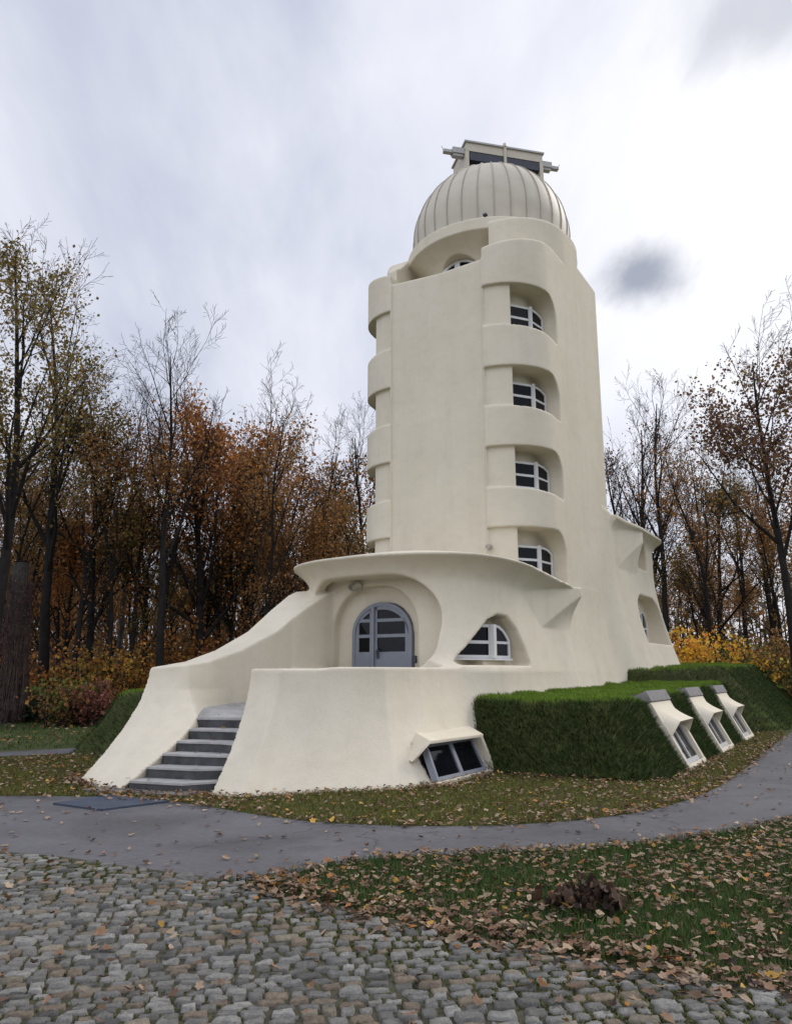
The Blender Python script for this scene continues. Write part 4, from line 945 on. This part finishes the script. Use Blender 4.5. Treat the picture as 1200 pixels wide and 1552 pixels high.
def grow(rs, H, r0, first=0.3, nb=(9, 7, 6), ang=(45, 42, 45), ratio=(0.42, 0.45, 0.45), lean=0.05, wander=0.06, trop=0.10, fork=0):
    """branch list: (points (n,3), radii (n,), level)"""
    out = []
    def branch(p, d, L, r, lev, tip=0.12):
        n = (12, 7, 5, 3)[min(lev, 3)]; pts = [p.copy()]; rad = [r]; w = wander * (1.0, 1.9, 2.4, 2.6)[min(lev, 3)]
        for i in range(n):
            d = d + rs.normal(0, w, 3); d[2] += trop * (0.5 if lev == 0 else 1.0) / (1 + lev * 0.4); d = d / np.linalg.norm(d)
            p = p + d * (L / n); pts.append(p.copy()); rad.append(max(r * (1 - (1 - tip) * (i + 1) / n), 0.006))
        pts = np.array(pts); out.append((pts, np.array(rad), lev))
        if lev >= len(nb): return
        k = nb[lev] if lev == 0 else max(2, int(round(nb[lev] * rs.uniform(0.7, 1.2))))
        f0 = first if lev == 0 else 0.22
        for j in range(k):
            t = f0 + (0.98 - f0) * ((j + rs.uniform(0.1, 0.9)) / k); q = t * n; i = min(int(q), n - 1)
            pp = pts[i] + (pts[i + 1] - pts[i]) * (q - i); dd = pts[i + 1] - pts[i]; dd = dd / np.linalg.norm(dd)
            ax = np.cross(dd, rs.normal(0, 1, 3)); ax /= np.linalg.norm(ax) + 1e-9; a = math.radians(ang[lev] * rs.uniform(0.65, 1.3)) * (1.0 - 0.35 * t if lev == 0 else 1)
            nd = dd * math.cos(a) + np.cross(ax, dd) * math.sin(a)
            rr = np.interp(q, np.arange(n + 1), rad) * rs.uniform(0.45, 0.68)
            LL = L * ratio[lev] * rs.uniform(0.6, 1.2) * ((1.25 - 0.75 * t) if lev == 0 else (1.1 - 0.5 * t))
            branch(pp, nd, LL, min(rr, r * 0.6), lev + 1)
    d0 = np.array([rs.normal(0, lean), rs.normal(0, lean), 1.0]); d0 /= np.linalg.norm(d0)
    branch(np.array([0, 0, -0.1]), d0, H, r0, 0)
    if fork:
        for _ in range(fork):
            a = rs.uniform(0, 6.28); d = np.array([math.cos(a) * 0.32, math.sin(a) * 0.32, 1.0]); d /= np.linalg.norm(d)
            z = H * rs.uniform(0.12, 0.28); branch(np.array([0, 0, z]) + d0 * 0, d, H * rs.uniform(0.6, 0.78), r0 * 0.7, 0)
    return out
def tubes_np(br, lev_max=9, levmin=0):
    V, F, o = [], [], 0
    for pts, rad, lev in br:
        if lev < levmin or lev > lev_max: continue
        k = (9, 5, 4, 3)[min(lev, 3)]; n = len(pts)
        t = np.gradient(pts, axis=0); t /= np.linalg.norm(t, axis=1)[:, None] + 1e-9
        ref = np.array([0.31, 0.22, 0.1]) if abs(t[0, 2]) > 0.7 else np.array([0, 0, 1.0])
        a = np.cross(t, ref); a /= np.linalg.norm(a, axis=1)[:, None] + 1e-9; b = np.cross(t, a)
        th = np.arange(k) * 2 * np.pi / k; rr = rad.copy()
        if lev == 0: rr = rr * (1 + 0.7 * np.exp(-np.maximum(pts[:, 2], 0) / 0.35))
        ring = pts[:, None] + (a[:, None] * np.cos(th)[None, :, None] + b[:, None] * np.sin(th)[None, :, None]) * rr[:, None, None]
        V.append(ring.reshape(-1, 3)); i = np.arange(n - 1)[:, None] * k; j = np.arange(k)[None]; j2 = (j + 1) % k
        F.append(np.stack([i + j, i + j2, i + k + j2, i + k + j], -1).reshape(-1, 4) + o); o += n * k
    return np.concatenate(V), np.concatenate(F)
def leaf_quads(rs, P, size, pal):
    n = len(P); d = rs.normal(0, 1, (n, 3)); d /= np.linalg.norm(d, axis=1)[:, None]; e = np.cross(d, rs.normal(0, 1, (n, 3))); e /= np.linalg.norm(e, axis=1)[:, None] + 1e-9
    nn = np.cross(d, e); s = size * rs.uniform(0.6, 1.3, (n, 1)); w = s * rs.uniform(0.32, 0.5, (n, 1)); f = rs.uniform(-0.3, 0.3, (n, 1)) * s
    V = np.stack([P, P + d * s * 0.45 + e * w + nn * f, P + d * s + nn * f * 0.3, P + d * s * 0.5 - e * w + nn * f], 1).reshape(-1, 3)
    F = np.arange(n)[:, None] * 4 + np.arange(4)[None]
    C = pal[rs.integers(0, len(pal), n)] * rs.uniform(0.8, 2.0, (n, 1)); return V, F, np.repeat(C, 4, 0)
def tree_meshes(seed, H, r0, nleaf, pal, size=0.15, low=0.0, top=1.0, clump=0.22, **k):
    rs = np.random.default_rng(seed); br = grow(rs, H, r0, **k)
    tv, tf = tubes_np(br, 0, 0); bv, bf = tubes_np(br, 9, 1)
    trunk = np_mesh('trunk', tv, tf); limbs = np_mesh('limbs', bv, bf)
    lv = None
    if nleaf:
        tips = [(p, lev) for p, r, lev in br if lev >= 2]; pts = np.concatenate([p[1:] for p, _ in tips]); h = pts[:, 2] / H; pts = pts[(h >= low) & (h <= top)]
        # leaves gather in some twigs and leave others bare
        wgt = 0.5 + 0.5 * np.sin(1.1 * pts[:, 0] + 2) * np.sin(0.9 * pts[:, 1] + 1) * np.sin(0.8 * pts[:, 2]); wgt = np.clip(wgt, 0.06, 1) ** 2.0
        ix = rs.choice(len(pts), nleaf, p=wgt / wgt.sum()); P = pts[ix] + rs.normal(0, clump, (nleaf, 3))
        v, f, c = leaf_quads(rs, P, size, pal); lv = np_mesh('leaves', v, f); vcol(lv, c)
    return trunk, limbs, lv
def plant_tree(name, meshes, loc, rz, sc, label, group=None, pale=False, tilt=(0, 0)):
    root = empty(name, loc, rz); root.scale = (sc, sc, sc); root.rotation_euler = (tilt[0], tilt[1], rz); tag(root, label, 'tree', group)
    for nm, me in zip(('trunk', 'limbs', 'crown'), meshes):
        if me is None: continue
        if not me.materials: me.materials.append(M['leaf'] if nm == 'crown' else (M['bark_pale'] if pale else M['bark']))
        o = bpy.data.objects.new(nm, me); COL.objects.link(o); o.parent = root
    return root
def at(px, Y):    # ground point at world depth Y seen at photo column px
    return ((px - 600) / 1180 * (Y * 0.9793 - 1.62 * 0.2025), Y, 0)
TM = {}
TM['tall_sparse'] = tree_meshes(11, 15.0, 0.22, 6500, OLIVE, 0.115, low=0.12, first=0.28, nb=(15, 8, 7), ang=(38, 40, 45), trop=0.12, lean=0.02, wander=0.045)
TM['tall_twiggy'] = tree_meshes(21, 15.0, 0.20, 3600, OLIVE, 0.11, low=0.1, top=0.8, first=0.30, nb=(14, 8, 8), ang=(36, 40, 45), trop=0.13, lean=0.02, wander=0.05)
TM['tall_bare'] = tree_meshes(12, 14.5, 0.18, 900, BROWN, 0.11, low=0.1, top=0.7, first=0.40, nb=(13, 8, 8), ang=(32, 38, 44), trop=0.13, lean=0.02, wander=0.05)
TM['brown_full'] = tree_meshes(13, 12.0, 0.18, 9500, RUST, 0.125, top=0.93, clump=0.26, first=0.20, nb=(16, 9, 7), ang=(44, 44, 45), trop=0.12, lean=0.03, low=0.30)
TM['brown_mid'] = tree_meshes(14, 11.5, 0.17, 6500, BROWN, 0.125, top=0.92, clump=0.26, first=0.18, nb=(15, 8, 7), ang=(46, 45, 45), trop=0.11, lean=0.04, low=0.28)
TM['olive_mid'] = tree_meshes(15, 12.5, 0.17, 6800, OLIVE, 0.12, top=0.95, first=0.2, nb=(15, 9, 7), ang=(44, 42, 45), trop=0.11, lean=0.03)
TM['slender'] = tree_meshes(16, 11.5, 0.13, 4200, BROWN, 0.12, first=0.25, nb=(14, 6, 6), ang=(40, 45, 45), trop=0.13, lean=0.04)
TM['slender_olive'] = tree_meshes(17, 11.0, 0.12, 4600, OLIVE, 0.12, first=0.22, nb=(13, 6, 6), ang=(44, 45, 45), trop=0.11, lean=0.04)
TM['multi_bare'] = tree_meshes(18, 14.0, 0.22, 1500, RED, 0.11, low=0.1, first=0.30, nb=(12, 8, 8), ang=(30, 36, 42), trop=0.15, fork=2)
TM['oak_red'] = tree_meshes(19, 13.0, 0.19, 6800, RED, 0.125, low=0.36, clump=0.28, first=0.38, nb=(16, 9, 7), ang=(52, 44, 45), trop=0.10, lean=0.0, wander=0.03)
TM['thin_bare'] = tree_meshes(20, 12.0, 0.13, 1500, BROWN, 0.11, first=0.25, nb=(13, 7, 7), ang=(36, 42, 45), trop=0.13, lean=0.04)
KEY = [  # mesh, photo column at the foot, depth, scale, turn, pale, label
 ('tall_sparse', -30, 24.5, 1.0, 0.3, False, 'tallest tree at the left edge, sparse olive leaves over a dark trunk'),
 ('tall_twiggy', 66, 29, 1.08, 2.2, False, 'tall twiggy olive leaved tree second from the left edge'),
 ('olive_mid', 122, 30, 1.02, 1.1, False, 'broad olive and brown tree between the twiggy tree and the pale dead one'),
 ('tall_bare', 172, 36, 0.98, 4.0, True, 'pale barked bare tree with few branches rising behind the olive crowns'),
 ('tall_bare', 238, 27.5, 0.92, 0.6, False, 'dark bare topped tree standing alone above the rusty crowns left of the tower'),
 ('brown_full', 300, 31, 1.10, 2.0, False, 'full rust brown tree behind the sweeping wall of the steps'),
 ('brown_full', 372, 35, 1.10, 4.4, False, 'rounded rust brown tree with a twiggy top left of the tower'),
 ('brown_mid', 430, 34, 1.0, 0.9, False, 'brown leaved tree just beyond the porch roof'),
 ('tall_twiggy', 540, 33, 0.78, 3.0, False, 'thin leaved tree half hidden by the left corner of the tower'),
 ('slender', 486, 30, 0.72, 1.9, False, 'low brown sapling between porch roof and tower corner'),
 ('multi_bare', 962, 38, 1.05, 0.4, False, 'bare forked tree just right of the tower'),
 ('tall_bare', 1016, 36, 1.00, 2.9, False, 'bare tall tree beside the forked one, above the rear roof edge'),
 ('oak_red', 1214, 28, 1.03, 1.2, False, 'tall dark trunk at the right edge carrying dark red brown leaves'),
 ('olive_mid', 1105, 40, 0.98, 4.1, False, 'olive brown tree between the bare trees and the dark red one'),
 ('thin_bare', 1088, 32, 0.92, 0.2, False, 'slim bare tree rising over the yellow bushes'),
 ('brown_mid', 1320, 33, 1.0, 2.6, False, 'brown tree cut off by the right edge'),
]
seen = set()
for k, px, Y, sc, rz, pale, lab in KEY:
    ms = TM[k] if not pale else tuple(m.copy() if m is not None else None for m in TM[k])
    if pale:
        for m in ms:
            if m is not None: m.materials.clear()
    plant_tree('tree', ms, at(px, Y), rz, sc, lab, None, pale)
# the rows of the wood behind
rs = np.random.default_rng(5)
kinds_l = ['slender', 'slender_olive', 'slender', 'brown_mid', 'thin_bare', 'olive_mid', 'brown_full', 'slender_olive']; kinds_r = ['thin_bare', 'slender', 'slender_olive', 'tall_bare', 'brown_mid']
LAB = {'slender': 'slim brown leaved tree among many in the wood', 'slender_olive': 'slim olive leaved tree among many in the wood', 'brown_mid': 'bushy brown tree deep in the wood', 'brown_full': 'bushy rust coloured tree deep in the wood', 'thin_bare': 'thin nearly bare tree deep in the wood', 'olive_mid': 'bushy olive tree deep in the wood', 'tall_bare': 'tall bare tree deep in the wood'}
for i in range(82):
    left = i < 48
    if left: px = -140 + 720 * ((i * 0.618) % 1.0) + rs.uniform(-12, 12); Y = rs.uniform(30, 58); k = kinds_l[rs.integers(0, len(kinds_l))]; sc = rs.uniform(0.62, 0.95)
    else: px = 905 + 460 * ((i * 0.618) % 1.0) + rs.uniform(-10, 10); Y = rs.uniform(36, 62); k = kinds_r[rs.integers(0, len(kinds_r))]; sc = rs.uniform(0.62, 0.92)
    plant_tree('tree', TM[k], at(px, Y), rs.uniform(0, 6.28), sc, LAB[k] + (' left of the tower' if left else ' right of the tower'), LAB[k] + (' left of the tower' if left else ' right of the tower'))
for i in range(18):
    px = -60 + 560 * ((i * 0.618 + 0.21) % 1.0); k = 'thin_bare'; lab = 'thin straight dark trunk standing at the front of the wood'
    plant_tree('tree', TM[k], at(px, rs.uniform(27.5, 34)), rs.uniform(0, 6.28), rs.uniform(0.78, 1.0), lab + ' left of the tower', lab + ' left of the tower')
# ---- bushes
def bush(px, Y, R_, H_, n, pal, label, size=0.14, seed=0, name='bush', dens=0.5):
    rs = np.random.default_rng(100 + seed); x, y, _ = at(px, Y); root = empty(name, (x, y, 0)); tag(root, label, 'bush')
    br = []
    for _ in range(int(16 + R_ * 6)):
        a = rs.uniform(0, 6.28); o = rs.uniform(0, 0.5) * R_; p = np.array([math.cos(a) * o, math.sin(a) * o, 0.0]); d = np.array([math.cos(a) * rs.uniform(0.1, 0.7), math.sin(a) * rs.uniform(0.1, 0.7), 1.0]); pts = [p]
        for i in range(6): d = d + rs.normal(0, 0.18, 3); d /= np.linalg.norm(d); p = p + d * H_ * rs.uniform(0.7, 1.1) / 6; pts.append(p)
        br.append((np.array(pts), np.linspace(0.022, 0.005, 7), 2))
        for _ in range(3):
            i = rs.integers(2, 6); q = pts[i]; d2 = rs.normal(0, 1, 3); d2[2] = abs(d2[2]); d2 /= np.linalg.norm(d2); br.append((np.array([q, q + d2 * H_ * 0.15, q + d2 * H_ * 0.28 + np.array([0, 0, 0.04])]), np.array([0.010, 0.007, 0.004]), 3))
    v, f = tubes_np(br); link('stems', np_mesh('stems', v, f), M['bark'], root)
    pts = np.concatenate([b[0][1:] for b in br]); P = pts[rs.integers(0, len(pts), n)] + rs.normal(0, 0.16, (n, 3)) * np.array([1, 1, 0.8]) * R_ * dens; P[:, 2] = np.maximum(P[:, 2], 0.05)
    v, f, c = leaf_quads(rs, P, size, pal); me = np_mesh('foliage', v, f); vcol(me, c); link('foliage', me, M['leaf'], root)
GREENISH = np.array([(0.11, 0.13, 0.03), (0.16, 0.16, 0.035), (0.08, 0.10, 0.03)]); PINK = np.array([(0.20, 0.075, 0.055), (0.15, 0.06, 0.045), (0.22, 0.10, 0.06)]); IVY = np.array([(0.022, 0.040, 0.018), (0.03, 0.05, 0.022), (0.04, 0.05, 0.03)])
BUSHES = [(70, 28.5, 1.5, 2.7, 1300, RUST, 'rust orange bush beside the creeper covered dead trunk'), (150, 27.5, 1.6, 2.7, 1700, AMBER, 'golden orange bush behind the left end of the sweeping wall'), (205, 29, 1.6, 2.9, 1300, AMBER, 'golden bush peeping over the sweeping wall'),
 (262, 31, 2.0, 3.6, 2400, RUST, 'rusty bush above the middle of the sweeping wall'), (108, 25.5, 1.0, 1.5, 1100, GREENISH, 'yellow green shrub in front of the golden bush'), (140, 25.0, 0.75, 1.35, 900, PINK, 'reddish pink shrub beside the left grass bank'),
 (86, 24.6, 0.9, 1.3, 420, BROWN, 'sparse brown shrub with pale stems near the left path'), (45, 27.2, 1.3, 0.8, 1500, IVY, 'low dark green shrub right of the dead trunk'), (112, 26.8, 1.4, 0.7, 1500, IVY, 'low dark green shrub behind the pink one'),
 (-50, 27, 1.6, 2.0, 1500, BROWN, 'brown bush cut by the left edge'), (330, 34, 2.2, 3.8, 2600, RUST, 'tall rusty bush below the rounded brown tree'), (400, 36, 2.4, 4.0, 2400, BROWN, 'dark brown bush left of the porch roof'),
 (1058, 31, 1.4, 3.6, 4200, GOLD * 1.35, 'bright yellow bush just right of the rear wall'), (1122, 33, 1.6, 3.3, 2800, GREENISH, 'yellow green bush right of the bright yellow one'), (1172, 32, 1.7, 3.2, 2000, BROWN, 'brown bush behind the dark trunk'), (1222, 31, 1.8, 2.8, 2400, GREENISH, 'green bush at the right edge beyond the grass bank')]
for i, (px, Y, R_, H_, n, pal, lab) in enumerate(BUSHES): bush(px, Y, R_, H_, n, pal, lab, 0.12, i)
# ---- dead trunk wrapped in creeper
def stump():
    x, y, _ = at(12, 26.5); root = empty('dead_trunk', (x, y, 0)); tag(root, 'broken off grey trunk wrapped in reddish creeper at the left edge', 'tree stump')
    root.scale = (0.72, 0.72, 1.0)
    rs = np.random.default_rng(3); zz = np.linspace(-0.1, 5.3, 14); pts = np.stack([0.10 * np.sin(zz * 0.8), 0.05 * np.cos(zz), zz], 1); rad = np.interp(zz, [0, 0.6, 5.3], [0.62, 0.42, 0.36])
    v, f = tubes_np([(pts, rad / (1 + 0.7 * np.exp(-np.maximum(zz, 0) / 0.35)), 0)]); link('trunk', np_mesh('trunk', v, f), mat_plain('dead_bark', (0.055, 0.05, 0.046), 0.95, 0.5, 7, bump=0.9, bscale=14, spec=0.1), root, True)
    cp = MB(); cp.add([tuple(pts[-1] + np.array([math.cos(a) * 0.355, math.sin(a) * 0.355, 0.02 + 0.10 * rs.random()])) for a in np.arange(9) * 2 * math.pi / 9], [tuple(range(9))]); cp.build('broken_top', M['bark_pale'], root)
    br = []
    for _ in range(260):
        a = rs.uniform(0, 6.28); z = rs.uniform(0.0, 0.6); p = []; hmax = rs.uniform(1.6, 4.9); da = rs.normal(0, 0.25)
        for i in range(7):
            t = i / 6; r = 0.46 + 0.10 * rs.random() + (0.15 if t < 0.2 else 0); p.append((math.cos(a + da * t * 2) * r + 0.10 * math.sin((z + hmax * t) * 0.8), math.sin(a + da * t * 2) * r, z + hmax * t))
        br.append((np.array(p), np.linspace(0.022, 0.007, 7), 2))
    v, f = tubes_np(br); link('creeper_stems', np_mesh('creeper_stems', v, f), mat_plain('creeper', (0.075, 0.052, 0.042), 0.9, 0.5, 5), root)
    n = 3600; a = rs.uniform(0, 6.28, n); z = 4.6 * rs.random(n) ** 1.3 + 0.1; r = 0.5 + 0.22 * rs.random(n); P = np.stack([np.cos(a) * r, np.sin(a) * r, z], 1)
    v, f, c = leaf_quads(rs, P, 0.085, np.array([(0.085, 0.042, 0.035), (0.06, 0.035, 0.03), (0.10, 0.06, 0.04)])); me = np_mesh('creeper_leaves', v, f); vcol(me, c); link('creeper_leaves', me, M['leaf'], root)
stump()
# ---- the wood's far depth and the dark undergrowth: nobody could count it
def far_wood():
    rs = np.random.default_rng(9); br = []
    for _ in range(420):
        px = rs.uniform(-250, 1500); Y = rs.uniform(52, 85); x, y, _ = at(px, Y); h = rs.uniform(5, 11); d = np.array([rs.normal(0, .05), rs.normal(0, .05), 1.0]); z = np.linspace(0, 1, 5)
        br.append((np.array([x, y, -0.1]) + d * (h * z)[:, None], np.linspace(rs.uniform(0.08, 0.18), 0.02, 5), 2))
        for _ in range(5):
            t = rs.uniform(0.3, 0.95); q = np.array([x, y, 0]) + d * h * t; e = rs.normal(0, 1, 3); e[2] = abs(e[2]) + 0.5; e /= np.linalg.norm(e); br.append((np.array([q, q + e * h * 0.12, q + e * h * 0.25 + np.array([0, 0, .3])]), np.array([0.05, 0.03, 0.012]), 3))
    v, f = tubes_np(br); o = link('distant_woods', np_mesh('distant_woods', v, f), M['bark']); tag(o, kind='stuff')
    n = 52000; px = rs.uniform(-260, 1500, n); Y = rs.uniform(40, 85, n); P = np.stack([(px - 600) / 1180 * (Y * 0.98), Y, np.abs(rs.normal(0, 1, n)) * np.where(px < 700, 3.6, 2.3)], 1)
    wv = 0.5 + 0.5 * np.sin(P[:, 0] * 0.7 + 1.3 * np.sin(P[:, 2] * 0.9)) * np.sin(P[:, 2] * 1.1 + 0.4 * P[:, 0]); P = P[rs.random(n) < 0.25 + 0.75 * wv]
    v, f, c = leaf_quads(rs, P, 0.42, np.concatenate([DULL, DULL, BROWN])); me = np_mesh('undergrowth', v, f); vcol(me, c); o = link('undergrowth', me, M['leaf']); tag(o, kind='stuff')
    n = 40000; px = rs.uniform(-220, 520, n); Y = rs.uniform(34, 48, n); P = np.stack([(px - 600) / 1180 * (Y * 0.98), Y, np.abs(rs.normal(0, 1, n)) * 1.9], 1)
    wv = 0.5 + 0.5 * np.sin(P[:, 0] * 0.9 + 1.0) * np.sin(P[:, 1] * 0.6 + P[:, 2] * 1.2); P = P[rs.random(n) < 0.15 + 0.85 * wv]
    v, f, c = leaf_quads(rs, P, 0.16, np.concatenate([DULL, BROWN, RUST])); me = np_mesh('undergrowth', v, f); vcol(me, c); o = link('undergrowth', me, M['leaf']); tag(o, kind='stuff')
    n = 22000; px = rs.uniform(880, 1420, n); Y = rs.uniform(34, 48, n); P = np.stack([(px - 600) / 1180 * (Y * 0.98), Y, np.abs(rs.normal(0, 1, n)) * 1.5], 1)
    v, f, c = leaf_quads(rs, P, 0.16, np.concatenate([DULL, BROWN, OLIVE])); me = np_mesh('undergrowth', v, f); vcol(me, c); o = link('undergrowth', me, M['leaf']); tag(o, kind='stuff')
far_wood()
#@@NEXT4
